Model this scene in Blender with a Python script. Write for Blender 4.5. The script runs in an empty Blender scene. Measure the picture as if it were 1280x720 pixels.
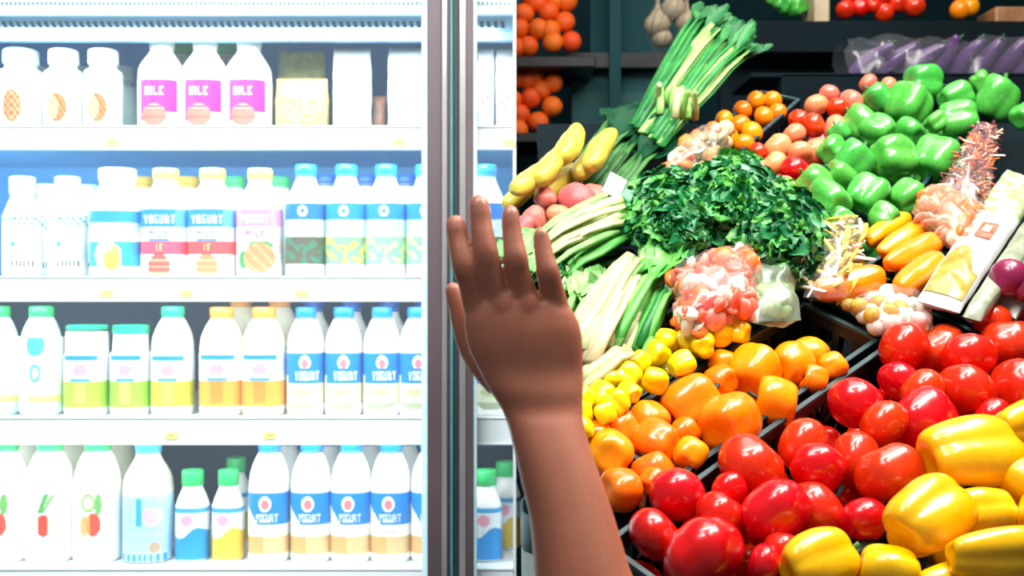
import bpy, bmesh, math, random
from mathutils import Vector, Matrix, noise
PI = math.pi
C = bpy.context.scene.collection
SC = bpy.context.scene
random.seed(7)

# ---------------------------------------------------------------- camera, world, lights, exposure
CAMZ = 1.35
F = 1422.2                                   # focal length in pixels of the 1280x720 frame (40 mm on 36 mm)
cam_d = bpy.data.cameras.new('camera'); cam_d.lens = 40; cam_d.sensor_width = 36
cam_d.clip_start = .05; cam_d.clip_end = 60
cam_d.dof.use_dof = True; cam_d.dof.focus_distance = 1.32; cam_d.dof.aperture_fstop = 7.5
cam = bpy.data.objects.new('camera', cam_d); C.objects.link(cam)
cam.location = (0, 0, CAMZ); cam.rotation_euler = (PI/2, 0, 0)
SC.camera = cam

w = bpy.data.worlds.new('world'); SC.world = w; w.use_nodes = True
w.node_tree.nodes['Background'].inputs[0].default_value = (.72, .78, .8, 1)
w.node_tree.nodes['Background'].inputs[1].default_value = .2
SC.view_settings.view_transform = 'Standard'; SC.view_settings.look = 'None'
SC.view_settings.exposure = 0.0; SC.view_settings.gamma = 1.0
SC.view_settings.use_curve_mapping = False

def area(name, loc, target, sx, sy, power, col=(1, 1, 1), roll=0.0, spread=180):
    d = bpy.data.lights.new(name, 'AREA'); d.shape = 'RECTANGLE'; d.size = sx; d.size_y = sy
    d.energy = power; d.color = col; d.spread = math.radians(spread)
    o = bpy.data.objects.new(name, d); C.objects.link(o); o.location = loc
    q = (Vector(target)-Vector(loc)).to_track_quat('-Z', 'Y')
    o.rotation_euler = (q.to_matrix().to_4x4() @ Matrix.Rotation(roll, 4, 'Z')).to_euler()
    return o

# tube lamps hung over the produce stand
area('stand_tube_lamp', (.30, 1.12, 2.5), (.50, 1.40, 1.2), 1.2, .13, 15, (1, .94, .85), math.radians(60))
area('stand_tube_lamp', (.72, 1.05, 2.5), (.75, 1.3, 1.2), 1.2, .13, 20, (1, .94, .85), math.radians(60))
area('stand_tube_lamp', (1.1, 1.6, 2.65), (.95, 1.9, 1.4), 1.3, .07, 8, (1, .95, .88), math.radians(60))
area('rack_lamp', (.5, 2.7, 2.7), (.35, 3.45, 1.7), 1.0, .1, 6, (1, .86, .7))
area('stand_fill_light', (.7, 1.5, 2.9), (.6, 1.55, 1.2), 1.2, 1.2, 20, (1, .97, .92))  # broad fill light added out of view to soften the stand's shadows
# unseen front light added to brighten the price rails and bottles
area('fridge_front_fill', (-.90, .45, 2.85), (-.72, 2.45, 1.15), 1.5, .5, 24, (.88, .97, 1), 0, 75)

# ---------------------------------------------------------------- helpers
def lin(h):
    h = h.lstrip('#'); h = ''.join(x*2 for x in h) if len(h) == 3 else h; c = [int(h[i:i+2], 16)/255 for i in (0, 2, 4)]
    return tuple(x/12.92 if x <= .04045 else ((x+.055)/1.055)**2.4 for x in c)
MATS = {}
def mat(name, a, b=None, rough=.45, scale=20, metal=0, coat=0, spec=.5, bump=0, bscale=60, var=0, sss=0, alpha=1, detail=4, trans=0, contrast=(.35, .65)):
    if name in MATS: return MATS[name]
    m = bpy.data.materials.new(name); m.use_nodes = True
    n = m.node_tree.nodes; l = m.node_tree.links; p = n['Principled BSDF']
    p.inputs['Roughness'].default_value = rough; p.inputs['Metallic'].default_value = metal
    p.inputs['Coat Weight'].default_value = coat; p.inputs['Coat Roughness'].default_value = .12
    p.inputs['Specular IOR Level'].default_value = spec; p.inputs['Alpha'].default_value = alpha
    if trans: p.inputs['Transmission Weight'].default_value = trans
    if sss:
        p.inputs['Subsurface Weight'].default_value = sss; p.inputs['Subsurface Radius'].default_value = (.012, .004, .002)
        p.inputs['Subsurface Scale'].default_value = 1
    tc = n.new('ShaderNodeTexCoord')
    ca = lin(a); cb = lin(b or a)
    nz = n.new('ShaderNodeTexNoise'); nz.inputs['Scale'].default_value = scale; nz.inputs['Detail'].default_value = detail
    oi = n.new('ShaderNodeObjectInfo')
    add = n.new('ShaderNodeVectorMath'); add.operation = 'MULTIPLY_ADD'
    l.new(oi.outputs['Random'], add.inputs[0]); add.inputs[1].default_value = (9, 9, 9); l.new(tc.outputs['Object'], add.inputs[2])
    l.new(add.outputs[0], nz.inputs['Vector'])
    r = n.new('ShaderNodeValToRGB'); r.color_ramp.elements[0].color = (*ca, 1); r.color_ramp.elements[1].color = (*cb, 1)
    r.color_ramp.elements[0].position = contrast[0]; r.color_ramp.elements[1].position = contrast[1]
    l.new(nz.outputs['Fac'], r.inputs[0]); out = r.outputs[0]
    if var:
        hs = n.new('ShaderNodeHueSaturation')
        mr = n.new('ShaderNodeMapRange'); mr.inputs[3].default_value = .5-var; mr.inputs[4].default_value = .5+var
        l.new(oi.outputs['Random'], mr.inputs[0]); l.new(mr.outputs[0], hs.inputs['Hue']); l.new(out, hs.inputs['Color']); out = hs.outputs[0]
    l.new(out, p.inputs['Base Color'])
    if bump:
        nb = n.new('ShaderNodeTexNoise'); nb.inputs['Scale'].default_value = bscale; nb.inputs['Detail'].default_value = 5
        l.new(tc.outputs['Object'], nb.inputs['Vector'])
        bp = n.new('ShaderNodeBump'); bp.inputs['Strength'].default_value = bump; bp.inputs['Distance'].default_value = .004
        l.new(nb.outputs['Fac'], bp.inputs['Height']); l.new(bp.outputs[0], p.inputs['Normal'])
    MATS[name] = m; return m
def attr_mat(name, rough=.5, coat=0):
    m = bpy.data.materials.new(name); m.use_nodes = True
    n = m.node_tree.nodes; l = m.node_tree.links; p = n['Principled BSDF']
    a = n.new('ShaderNodeVertexColor'); a.layer_name = 'print'
    l.new(a.outputs[0], p.inputs['Base Color']); p.inputs['Roughness'].default_value = rough; p.inputs['Coat Weight'].default_value = coat
    return m
def film_mat(name, tint='#ffffff', dens=.12, gloss=.2, rough=.12):
    m = bpy.data.materials.new(name); m.use_nodes = True
    n = m.node_tree.nodes; l = m.node_tree.links
    for x in list(n): n.remove(x)
    o = n.new('ShaderNodeOutputMaterial'); tr = n.new('ShaderNodeBsdfTransparent'); di = n.new('ShaderNodeBsdfDiffuse'); gl = n.new('ShaderNodeBsdfGlossy')
    di.inputs[0].default_value = (*lin(tint), 1); gl.inputs['Roughness'].default_value = rough
    m1 = n.new('ShaderNodeMixShader'); m1.inputs[0].default_value = dens; l.new(tr.outputs[0], m1.inputs[1]); l.new(di.outputs[0], m1.inputs[2])
    fr = n.new('ShaderNodeLayerWeight'); fr.inputs[0].default_value = .15
    mu = n.new('ShaderNodeMath'); mu.operation = 'MULTIPLY_ADD'; mu.inputs[1].default_value = .35; mu.inputs[2].default_value = gloss
    l.new(fr.outputs['Facing'], mu.inputs[0])
    m2 = n.new('ShaderNodeMixShader'); l.new(mu.outputs[0], m2.inputs[0]); l.new(m1.outputs[0], m2.inputs[1]); l.new(gl.outputs[0], m2.inputs[2])
    l.new(m2.outputs[0], o.inputs[0]); return m

class MB:
    def __init__(s): s.v = []; s.f = []; s.m = []; s.c = []
    def grid(s, rows, closed=True, mi=0, cap0=False, cap1=False, flip=False):
        b = len(s.v); n = len(rows[0])
        for r in rows: s.v += [tuple(p) for p in r]
        for i in range(len(rows)-1):
            for j in range(n if closed else n-1):
                k = (j+1) % n
                q = (b+i*n+j, b+i*n+k, b+(i+1)*n+k, b+(i+1)*n+j)
                s.f.append(q[::-1] if flip else q); s.m.append(mi)
        if cap0: s.f.append(tuple(b+j for j in range(n))[::-1]); s.m.append(mi)
        if cap1: s.f.append(tuple(b+(len(rows)-1)*n+j for j in range(n))); s.m.append(mi)
        return s
    def lathe(s, prof, seg=24, n=2.0, mi=0, c=(0, 0, 0), cap=True, off=None):
        rows = []
        for (r, z) in prof[::1]:
            e = n if not isinstance(n, list) else 2
            row = []
            for j in range(seg):
                a = 2*PI*j/seg; ca, sa = math.cos(a), math.sin(a)
                k = (abs(ca)**e+abs(sa)**e)**(-1/e) if e != 2 else 1
                row.append((c[0]+r*k*ca, c[1]+r*k*sa, c[2]+z))
            rows.append(row)
        return s.grid(rows, True, mi, cap, cap)
    def box(s, x0, x1, y0, y1, z0, z1, mi=0, M=None):
        b = len(s.v)
        for x in (x0, x1):
            for y in (y0, y1):
                for z in (z0, z1):
                    p = Vector((x, y, z)); s.v.append(tuple(M @ p if M else p))
        for q in ((0, 1, 3, 2), (4, 6, 7, 5), (0, 4, 5, 1), (2, 3, 7, 6), (0, 2, 6, 4), (1, 5, 7, 3)):
            s.f.append(tuple(b+i for i in q)); s.m.append(mi)
        return s
    def tube(s, pts, rad, seg=8, mi=0, flat=1.0, up=None):
        rows = []; P = [Vector(p) for p in pts]; u = Vector(up or (0.13, .27, 1)).normalized()
        for i, p in enumerate(P):
            d = (P[min(i+1, len(P)-1)]-P[max(i-1, 0)]).normalized()
            a = d.cross(u)
            if a.length < 1e-4: a = d.cross(Vector((1, 0, 0)))
            a.normalize(); b = a.cross(d).normalized(); r = rad[i] if hasattr(rad, '__len__') else rad
            rows.append([p+a*math.cos(t)*r+b*math.sin(t)*r*flat for t in [2*PI*j/seg for j in range(seg)]])
        return s.grid(rows, True, mi, True, True)
    def build(s, name, mats, parent=None, smooth=True, bevel=0, sub=0, auto=None):
        me = bpy.data.meshes.new(name); me.from_pydata(s.v, [], s.f); me.update()
        for m in (mats if isinstance(mats, (list, tuple)) else [mats]): me.materials.append(m)
        me.polygons.foreach_set('material_index', s.m)
        if smooth:
            me.polygons.foreach_set('use_smooth', [True]*len(me.polygons))
            if auto:
                try: me.set_sharp_from_angle(angle=math.radians(auto))
                except Exception: pass
        bm = bmesh.new(); bm.from_mesh(me); bmesh.ops.recalc_face_normals(bm, faces=bm.faces); bm.to_mesh(me); bm.free()
        o = bpy.data.objects.new(name, me); C.objects.link(o); o.parent = parent
        if bevel:
            b = o.modifiers.new('bevel', 'BEVEL'); b.width = bevel; b.segments = 2; b.limit_method = 'ANGLE'
        if sub:
            b = o.modifiers.new('sub', 'SUBSURF'); b.levels = sub; b.render_levels = sub
        return o

def tag(o, label=None, cat=None, group=None, kind=None):
    if label: o['label'] = label
    if cat: o['category'] = cat
    if group: o['group'] = group
    if kind: o['kind'] = kind
    return o
def empty(name, loc=(0, 0, 0)):
    o = bpy.data.objects.new(name, None); C.objects.link(o); o.location = loc; o.empty_display_size = .02; return o
def copy_tree(o, parent=None):
    c = o.copy(); C.objects.link(c); c.parent = parent
    for ch in [x for x in KIDS.get(o.name, [])]:
        copy_tree(ch, c)
    return c
KIDS = {}
def kids(o, *ch):
    KIDS.setdefault(o.name, []).extend(ch)

def at(px, py, Y): return Vector(((px-640)/F*Y, Y, CAMZ+(360-py)/F*Y))
# the sloping bed of the produce stand: rim plane z = CAMZ - .962 + .62 y
NRM = Vector((0, -.62, 1)).normalized(); KN = 1.1766
def bed(px, py, lift=0.0):
    dz = (360-py)/F; t = (.962-1.1766*lift)/(.62-dz)
    return Vector(((px-640)/F*t, t, CAMZ+dz*t))
def dir_on_bed(px, py, ang, L=20):
    a = math.radians(ang)
    return (bed(px+L*math.cos(a), py-L*math.sin(a))-bed(px, py)).normalized()
def frame(o, z, x=None):
    z = z.normalized(); x = x or Vector((.3, .1, .9))
    x = (x-z*x.dot(z)); x.normalize(); y = z.cross(x)
    return Matrix((x, y, z)).transposed().to_4x4()

# ---------------------------------------------------------------- materials
M_white = mat('white_plastic', '#f4f6f6', '#eef2f2', .35)
M_bottle = mat('bottle_plastic', '#f2f1ea', '#f6f6f2', .32, 6)
M_cream = mat('cream_bottle_plastic', '#e6dfc4', '#efe9d4', .32, 6)
M_pale = mat('frosted_bottle_plastic', '#d6efe6', '#e4f5ee', .3, 6)
M_label = attr_mat('printed_label', .4)
M_cap = {k: mat(k+'_cap_plastic', c, None, .35) for k, c in dict(blue='#0a86dc', yellow='#e8e05a', green='#2fc46a', teal='#1cb98c', orange='#f5a03c', white='#f4f6f4', pale='#bfe6df', mustard='#c9a53a', sky='#40b0e8', darkblue='#0f5fc0').items()}
M_shelf = mat('shelf_white_enamel', '#eef4f6', '#e6eef2', .4, 3)
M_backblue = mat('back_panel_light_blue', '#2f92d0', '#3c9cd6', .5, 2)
M_backshade = mat('back_panel_painted_shade', '#143a5c', '#184466', .5, 2)
M_frame = mat('door_frame_bronze_metal', '#54464a', '#5e4e52', .45, 4, metal=.2)
M_frame2 = mat('door_frame_brushed_aluminium', '#b9b0b0', '#a59c9d', .3, 4, metal=.6)
M_gasket = mat('black_rubber_gasket', '#1c262c', '#232d33', .5)
M_teal = mat('teal_trim', '#4f8f90', '#5a9a98', .4)
M_black = mat('black_crate_plastic', '#0a1218', '#0e171d', .42, 30, spec=.3)
M_rimgreen = mat('dark_green_crate_plastic', '#12343a', '#173d40', .4, 30)
M_board = mat('stand_dark_board', '#08151b', '#0a1a21', .8, 5, spec=.12)
M_glass = film_mat('door_glass', '#e8f8ff', .03, .0, .02)
M_film = film_mat('clear_food_film', '#ffffff', .05, .06, .18)
M_milky = film_mat('milky_food_film', '#b8d0b0', .25, .08, .3)
M_foggy = film_mat('foggy_tan_film', '#d8a070', .3, .06, .3)
M_red = mat('red_tomato_skin', '#e22c0c', '#dc220a', .24, 6, coat=.5, var=.006)
M_scar = mat('tomato_scar', '#d88a5a', '#a8502c', .6, 90)
M_yel = mat('yellow_pepper_skin', '#ffc600', '#ffba00', .25, 5, coat=.5, var=.006)
M_yelsm = mat('small_yellow_pepper_skin', '#ffe60a', '#f4d400', .26, 14, coat=.5, var=.01)
M_ora = mat('orange_pepper_skin', '#ff9204', '#ff8602', .27, 6, coat=.4, var=.016)
M_grn = mat('green_pepper_skin', '#52b548', '#42a840', .28, 6, coat=.5, var=.012)
M_peach = mat('peach_tomato_skin', '#f0603c', '#f59876', .35, 14, coat=.3, var=.03)
M_mand = mat('mandarin_peel', '#f26a10', '#e85a08', .45, 20, bump=.3, bscale=300, var=.01)
M_sqy = mat('yellow_squash_skin', '#d9c552', '#cfb840', .35, 14, coat=.2, var=.006)
M_pot = mat('pink_potato_skin', '#cf5440', '#e08c74', .5, 16, var=.02)
M_stemg = mat('green_stem', '#3c7a34', '#275c2c', .5, 40)
M_stemd = mat('dark_dried_stem', '#1d2a22', '#2c3526', .6, 40)
M_leafd = mat('dark_green_leaf', '#0a5630', '#15803c', .45, 22, coat=.15, spec=.4)
M_leafm = mat('mid_green_leaf', '#3f9e3e', '#67bb4d', .45, 22, coat=.15)
M_leafl = mat('light_green_leaf', '#6cb058', '#98c878', .5, 22)
M_stalk = mat('pale_vegetable_stalk', '#cfc294', '#b4c284', .45, 18)
M_leek = mat('leek_blade_green', '#126c30', '#2c903c', .45, 25)
M_leekl = mat('leek_light_green', '#7fc557', '#a9d97c', .45, 25)
M_purple = mat('eggplant_skin', '#4a2c60', '#6a4a82', .22, 8, coat=.6)
M_onion = mat('red_onion_skin', '#8f1f4e', '#7a1742', .3, 8, coat=.4)
M_wall = mat('dark_teal_wall', '#102c34', '#15343a', .9, 3, spec=.1)
M_floor = mat('grey_floor_tile', '#6b6f70', '#7a7e7f', .5, 3)

# ================================================================ SETTING
def struct(name, x0, x1, y0, y1, z0, z1, m):
    o = MB().box(x0, x1, y0, y1, z0, z1).build(name, m, smooth=False); o['kind'] = 'structure'; return o
struct('floor', -3, 3.2, -1.5, 4.4, -.1, 0, M_floor)
struct('wall_back', -3, 3.2, 4.2, 4.3, 0, 3, M_wall)
struct('wall_right', 3.0, 3.1, -1.5, 4.2, 0, 3, M_wall)

# ================================================================ FRIDGE
fr = tag(empty('display_fridge', (-.7, 2.7, 0)), 'brightly lit white glass-door display fridge with four shelves of bottles', 'fridge')
def FR(mb, name, m, parent=fr, **k):
    o = mb.build(name, m, parent, **k)
    q = parent
    off = Vector(fr.location)
    if parent is fr: o.location = -off
    return o
RY = 2.40                                        # front face of the price rails
def zr(py, Y=RY): return CAMZ+(360-py)/F*Y
XL, XR = -1.62, .0085
FR(MB().box(XL, XR, 3.12, 3.16, .0, 2.25), 'back_shell', M_white, smooth=False)
rails = [(157, 187), (345, 377), (521, 556), (710, 742)]
XE = XR-.006
# interior back liner, one panel per bay: light blue above, shelf shade painted in navy below
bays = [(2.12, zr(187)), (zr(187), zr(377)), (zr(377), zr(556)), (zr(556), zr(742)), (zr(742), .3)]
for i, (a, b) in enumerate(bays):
    FR(MB().box(XL+.03, XE, 3.08, 3.10, b, a), 'back_panel', M_backblue if i < 2 else M_backshade, smooth=False)
FR(MB().box(XL, XL+.03, RY-.02, 3.12, 0, 2.25), 'side_panel', M_white, smooth=False)
FR(MB().box(XE, XR, RY+.005, 3.12, 0, 2.25), 'side_panel', M_white, smooth=False)
FR(MB().box(XL, XR, RY-.02, 3.12, 2.2, 2.25), 'top_panel', M_white, smooth=False)
FR(MB().box(XL, XR, RY-.03, 3.12, 0, .32), 'base_panel', M_white, smooth=False)
# header: air outlet panels with rows of slots
zt = zr(17)
hd = FR(MB().box(XL+.03, XE, RY+.0, RY+.03, zt, 2.2), 'header_panel', M_shelf, smooth=False)
mb = MB()
z0 = zr(4.2)
for k in range(170):
    x = XL+.05+k*.0093
    if x < XE-.01: mb.box(x, x+.0045, RY-.003, RY+.001, z0-.003, z0+.003)
o = mb.build('header_vent_dots', mat('grey_slots', '#5f8f9f'), hd, smooth=False)
# sloped louvre band under the header
lv = MB(); zl0, zl1 = zr(17), zr(32)
rows = [[(XL+.03, RY+.02, zl0), (XE, RY+.02, zl0)], [(XL+.03, RY+.05, zl1-.002), (XE, RY+.05, zl1-.002)]]
lv.grid(rows, False); lv.box(XL+.03, XE, RY+.05, RY+.07, zl1-.02, zl1)
louv = FR(lv, 'air_louvre', mat('louvre_grey_blue', '#7fa8bc', '#8ab2c4', .4, 3), smooth=False)
mb = MB()
for k in range(150):
    x = XL+.05+k*.0150
    if x > XE-.02: break
    za = zr(23); zb = zr(30)
    mb.v += [(x, RY+.026, za), (x+.0085, RY+.026, za), (x+.0105, RY+.038, zb), (x+.002, RY+.038, zb)]
    b = len(mb.v)-4; mb.f.append((b, b+1, b+2, b+3)); mb.m.append(0)
slots = mb.build('louvre_slots', mat('dark_slots', '#0c2836'), louv, smooth=False)
FR(MB().box(XL+.03, XE, RY+.055, RY+.075, zr(44), zr(32)), 'inner_valance', mat('valance_pale_blue', '#7cb8dc', '#72b0d6', .4, 3), smooth=False)
# shelves with price rails and price tags
tags = {0: [140, 498, 636], 1: [133, 233, 377], 2: [214, 337], 3: []}
for i, (ta, tb) in enumerate(rails):
    zt_, zb_ = zr(ta), zr(tb)
    sh = FR(MB().box(XL+.03, XE, RY+.012, 3.07, zt_-.016, zt_-.006), 'shelf', M_shelf, smooth=False)
    if i == 0: sh.data.materials[0] = mat('shelf_blue_enamel', '#58a8dc', '#64b0e0', .4, 3)
    rb = MB().box(XL+.03, XE, RY, RY+.012, zb_, zt_).box(XL+.03, XE, RY-.004, RY, zb_, zb_+.004).box(XL+.03, XE, RY-.004, RY, zt_-.004, zt_)
    rb.build('price_rail', M_white, sh, smooth=False, bevel=.001)
    for px in tags[i]:
        py = (ta+tb)/2+6
        p = at(px, py, RY-.003); hw = 8/F*RY; hh = (4.5 if i else 4)/F*RY
        t = MB().box(p.x-hw, p.x+hw, RY-.0035, RY-.0015, p.z-hh, p.z+hh)
        t.box(p.x-hw*.5, p.x+hw*.5, RY-.0042, RY-.0035, p.z-hh*.2, p.z+hh*.3, 1)
        tt = t.build('price_tag', [mat('price_tag_yellow', '#e6ec8a'), mat('price_tag_ink', '#b9b95a')], sh, smooth=False); tt['label'] = 'pale yellow price tag'
# doors: stile, gasket and glass, split by the bronze and aluminium mullion
def stile(pxs, Y0, Y1, m, name, par):
    x0 = (pxs[0]-640)/F*Y0; x1 = (pxs[1]-640)/F*Y0
    return MB().box(x0-par_x(par), x1-par_x(par), Y0, Y1, .3, 2.2).build(name, m, par, smooth=False, bevel=.002)
def par_x(p): return 0
DY = 2.30
def door(name, gx0, gx1, strips, label):
    d = empty(name); d.parent = fr; d.location = -Vector(fr.location)
    if label: d['label'] = label
    for (a, b, y0, y1, m, nm) in strips:
        x0 = (a-640)/F*y0; x1 = (b-640)/F*y0
        MB().box(x0, x1, y0, y1, .3, 2.2).build(nm, m, d, smooth=False, bevel=.0015)
    MB().box(gx0, gx1, DY+.018, DY+.022, .33, 2.17).build('glass_pane', M_glass, d, smooth=False)
    MB().box(gx0, gx1, DY, DY+.04, .3, .34).box(gx0, gx1, DY, DY+.04, 2.17, 2.2).build('door_rail', M_frame, d, smooth=False)
    return d
M_led = mat('white_door_edge', '#d8f2f6', '#c8eaf0', .3)
door('glass_door', XL, (535-640)/F*DY, [(527, 534.5, DY+.012, DY+.04, M_led, 'inner_edge'), (534.5, 552, DY, DY+.04, M_frame, 'stile'),
     (552, 559, DY-.006, DY+.04, M_frame2, 'handle_strip'), (559, 562.5, DY+.006, DY+.04, M_frame, 'stile_edge'), (562.5, 566, DY+.01, DY+.045, M_teal, 'teal_strip')], 'left door with bronze stile')
door('glass_door', (592-640)/F*DY, .004, [(566, 574, DY+.016, DY+.045, M_gasket, 'gasket'), (574, 582.5, DY-.004, DY+.04, M_frame2, 'handle_strip'), (582.5, 591, DY, DY+.04, M_frame, 'stile'),
     (591, 596, DY+.012, DY+.04, M_led, 'inner_edge')], 'right door with bronze stile')
# fridge lamps: a strip behind the front edge of each shelf and under the header
for (py, pw) in ((44, 4.5), (187, 5.5), (377, 3.0), (556, 3.0)):
    area('fridge_shelf_strip_lamp', ((XL+XE)/2, RY+.03, zr(py)+.012), ((XL+XE)/2, RY+(.17 if py > 300 else .5), zr(py)-.25), (XE-XL)-.08, .02, pw*1.0, (.86, .97, 1))

# ---------------------------------------------------------------- label printing
FONT = {'Y': ['101', '101', '010', '010', '010'], 'O': ['111', '101', '101', '101', '111'], 'G': ['111', '100', '101', '101', '111'], 'U': ['101', '101', '101', '101', '111'],
        'R': ['110', '101', '110', '101', '101'], 'T': ['111', '010', '010', '010', '010'], 'M': ['101', '111', '111', '101', '101'], 'I': ['1', '1', '1', '1', '1'], 'L': ['100', '100', '100', '100', '111'], 'K': ['101', '110', '100', '110', '101']}
def text_hit(txt, a, v, a0, a1, v0, v1):
    if not (a0 <= a < a1 and v0 <= v < v1): return False
    cols = ''.join
    wd = sum(len(FONT[c][0])+1 for c in txt)-1
    x = int((a-a0)/(a1-a0)*wd); y = min(4, int((v1-v)/(v1-v0)*5))
    for c in txt:
        n = len(FONT[c][0])
        if x < n: return FONT[c][y][x] == '1'
        if x == n: return False
        x -= n+1
    return False
W = '#f4f4f0'
def el(a, v, ca, cv, ra, rv): return ((a-ca)/ra)**2+((v-cv)/rv)**2 < 1
def p_pink(a, v):
    if el(a, v, -.05, .24, .52, .24):
        if v > .38: return '#e8b8b4' if abs(v-.42) > .02 else '#866'
        return '#e2806c' if abs(v-.2) > .02 else '#a65'
    if -.62 < a < .8 and v > (.3 if a > .4 else .12) and v < .98:
        if text_hit('MILK', a, v, -.45, .35, .66, .84): return W
        return '#e01a90' if a > -.2 else '#e8409c'
    return W
def p_wide(a, v):
    if v > .78: return '#1e96e0' if v < .97 else W
    if v > .5:
        if text_hit('YOGURT', a, v, -.7, .45, .62, .78): return '#d9f0fa'
        return '#bfe6fa' if v > .62 else W
    if el(a, v, .1, .22, .3, .16) or el(a, v, .25, .34, .14, .12): return '#f2b04a' if v < .3 else '#f2c860'
    if el(a, v, -.1, .3, .42, .24): return '#f7e6c4'
    return '#28a4e4' if v > .12 and v < .46 and (a > .45 or a < -.35) else ('#28a4e4' if v > .4 else W)
def mk_b(r1, fruit, txt2, top='#1688d8'):
    def p(a, v):
        if v > .72 and v < .98:
            if text_hit('YOGURT', a, v, -.62, .62, .76, .9): return W
            return top if a < .62 else '#5cc0ee'
        if v > .5:
            if text_hit('MILK', a, v, -.4, .4, .56, .68): return '#8a8f9a' if txt2 else '#8a6fb0'
            if .5 < v < .54 and abs(a) < .42: return top
            return '#e8f2fa'
        if v > .3:
            if text_hit('IT', a, v, -.12, .16, .36, .46): return '#f4c070'
            if v < .33 and abs(a) < .5: return '#8a3038'
            return r1
        if el(a, v, 0, .12, .45, .2): return fruit if int(v*30) % 3 else '#f0a080'
        return W
    return p
def p_c(a, v):
    if v > .72 and v < .98:
        if text_hit('YOGURT', a, v, -.62, .55, .76, .9): return W
        return '#c48ad8' if abs(a) < .6 else '#f29ad0'
    if v > .48:
        if text_hit('MILK', a, v, -.4, .45, .54, .66): return '#a870b8'
        return '#eadcf2'
    if el(a, v, .15, .22, .62, .24): return '#f08a5a' if (int(a*9)+int(v*20)) % 4 else '#f6a478'
    if el(a, v, .2, .42, .5, .07) or el(a, v, -.5, .2, .2, .14): return '#3d9a5c'
    return '#fbe0d8' if v > .3 else W
def p_d(photo, photo2, top='#128cd8'):
    def p(a, v):
        if v > .74: return W if el(a, v, .0, .87, .24, .09) and not el(a, v, .0, .87, .12, .04) else top
        if v > .54:
            if text_hit('MILK', a, v, -.6, .6, .58, .7): return W
            return '#b6d6dc' if a < .7 else '#d6ecee'
        if v > .44: return '#cfe6dc'
        q = noise.noise(Vector((a*3.1, v*9, 3)))
        return photo if q > .05 else photo2
    return p
def p_e(c1, c2):
    def p(a, v):
        if .9 < v < .985 and -.75 < a < .7: return '#1b8fd6'
        if v > .52:
            if el(a, v, .02, .72, .32, .11): return '#f0a8c4' if (int(a*14)+int(v*26)) % 3 else '#d88aa8'
            if .52 < v < .57 and abs(a) < .45: return '#2f9bd8'
            return '#eef2f8'
        if v > .05:
            if abs(a) < .28 and v > .12: return c2
            return c1
        return W
    return p
def p_f(a, v):
    lim = .46 + (.14 if a < -.75 else 0)
    if v > lim:
        if el(a, v, .1, .83, .3, .13) and v > .73:
            if el(a, v, .1, .81, .19, .08): return '#f2828c'
            return W
        if text_hit('YOGURT', a, v, -.38, .75, .52, .68): return W
        return '#0f84d4'
    if el(a, v, -.05, .3, .5, .07): return '#c3cc96'
    if el(a, v, 0, .2, .8, .22) or v > .1:
        if v < .12: return '#a8b090'
        return '#dfe2c2'
    return W
def p_g(a, v):
    k = .52 + max(0, (-.35-a))*.55
    if v > k:
        if el(a, v, -.02, .83, .3, .12):
            return '#f08088' if el(a, v, -.02, .82, .2, .08) else W
        if text_hit('YOGURT', a, v, -.45, .55, .56, .68): return W
        return '#0f84d4'
    if v > .34: return '#f2efe6' if not (abs(v-.42) < .012 and abs(a) < .4) else '#b0a898'
    if v > .08: return '#d8a868' if (a < -.1) else '#dfc08a'
    return W
def p_tom(a, v):
    if el(a, v, .15, .46, .3, .15): return '#e8503c' if a > .02 else '#f2a050'
    if el(a, v, -.2, .44, .2, .13): return '#f6b070'
    if el(a, v, -.05, .74, .3, .12): return '#d9ecc4' if el(a, v, -.05, .74, .22, .085) else '#8cc05c'
    if el(a, v, .35, .72, .14, .14): return '#6fb060'
    if abs(v-.24) < .015 and -.1 < a < .8: return '#8fa8a4'
    return W
def p_tom2(a, v):
    if el(a, v, .1, .45, .32, .14): return '#e04434' if -.1 < a < .28 else '#f4cdb4'
    if abs(a-.05-(v-.7)*1.2) < .1 and .6 < v < .86: return '#5aa85c'
    if abs(a-.22-(v-.7)*1.8) < .07 and .6 < v < .84: return '#7cba66'
    if abs(v-.24) < .015 and .1 < a < .9: return '#9ab0ac'
    return W
def p_lb(a, v):
    if v > .93: return '#f0ede4'
    if abs(a+.1) < .12 and v > .5 and v < .9: return '#39a8e0'
    if el(a, v, .4, .64, .34, .12): return '#f3b8cc'
    if v < .1 and int((a+2)*9) % 2: return '#2f8fc8'
    if el(a, v, .5, .2, .2, .08): return '#b89a80'
    return '#a8dcf4' if int(v*40) % 5 else '#bce6f8'
def p_sb(c):
    def p(a, v):
        if .88 < v < .97: return '#3aa2dc'
        if el(a, v, -.1, .73, .36, .11): return '#f2a0b4'
        if v > .5+.1*math.sin(a*3): return '#eaf2f8'
        return c
    return p
def p_or(a, v):
    if el(a, v, .0, .42, .5, .3):
        if el(a, v, -.25, .42, .35, .26): return '#f2b080'
        return '#e0601c' if (int(a*13)+int(v*17)) % 3 else '#ee8c50'
    if abs(v-.06) < .05 and a > 0: return '#f0ee9a'
    return W
def p_or2(a, v):
    if el(a, v, 0, .45, .42, .34): return '#e4682c' if (int(a*9)+int(v*12)) % 2 else '#f0a070'
    return W
def p_te(a, v):
    if v > .8 and (int(a*11)+int(v*23)) % 3 == 0: return '#30b090'
    if .1 < v < .22 and -.2 < a < .9 and int(a*12) % 2: return '#5a6050'
    if el(a, v, -.1, .5, .12, .06): return '#50b898'
    return '#f2f6ee'
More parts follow.
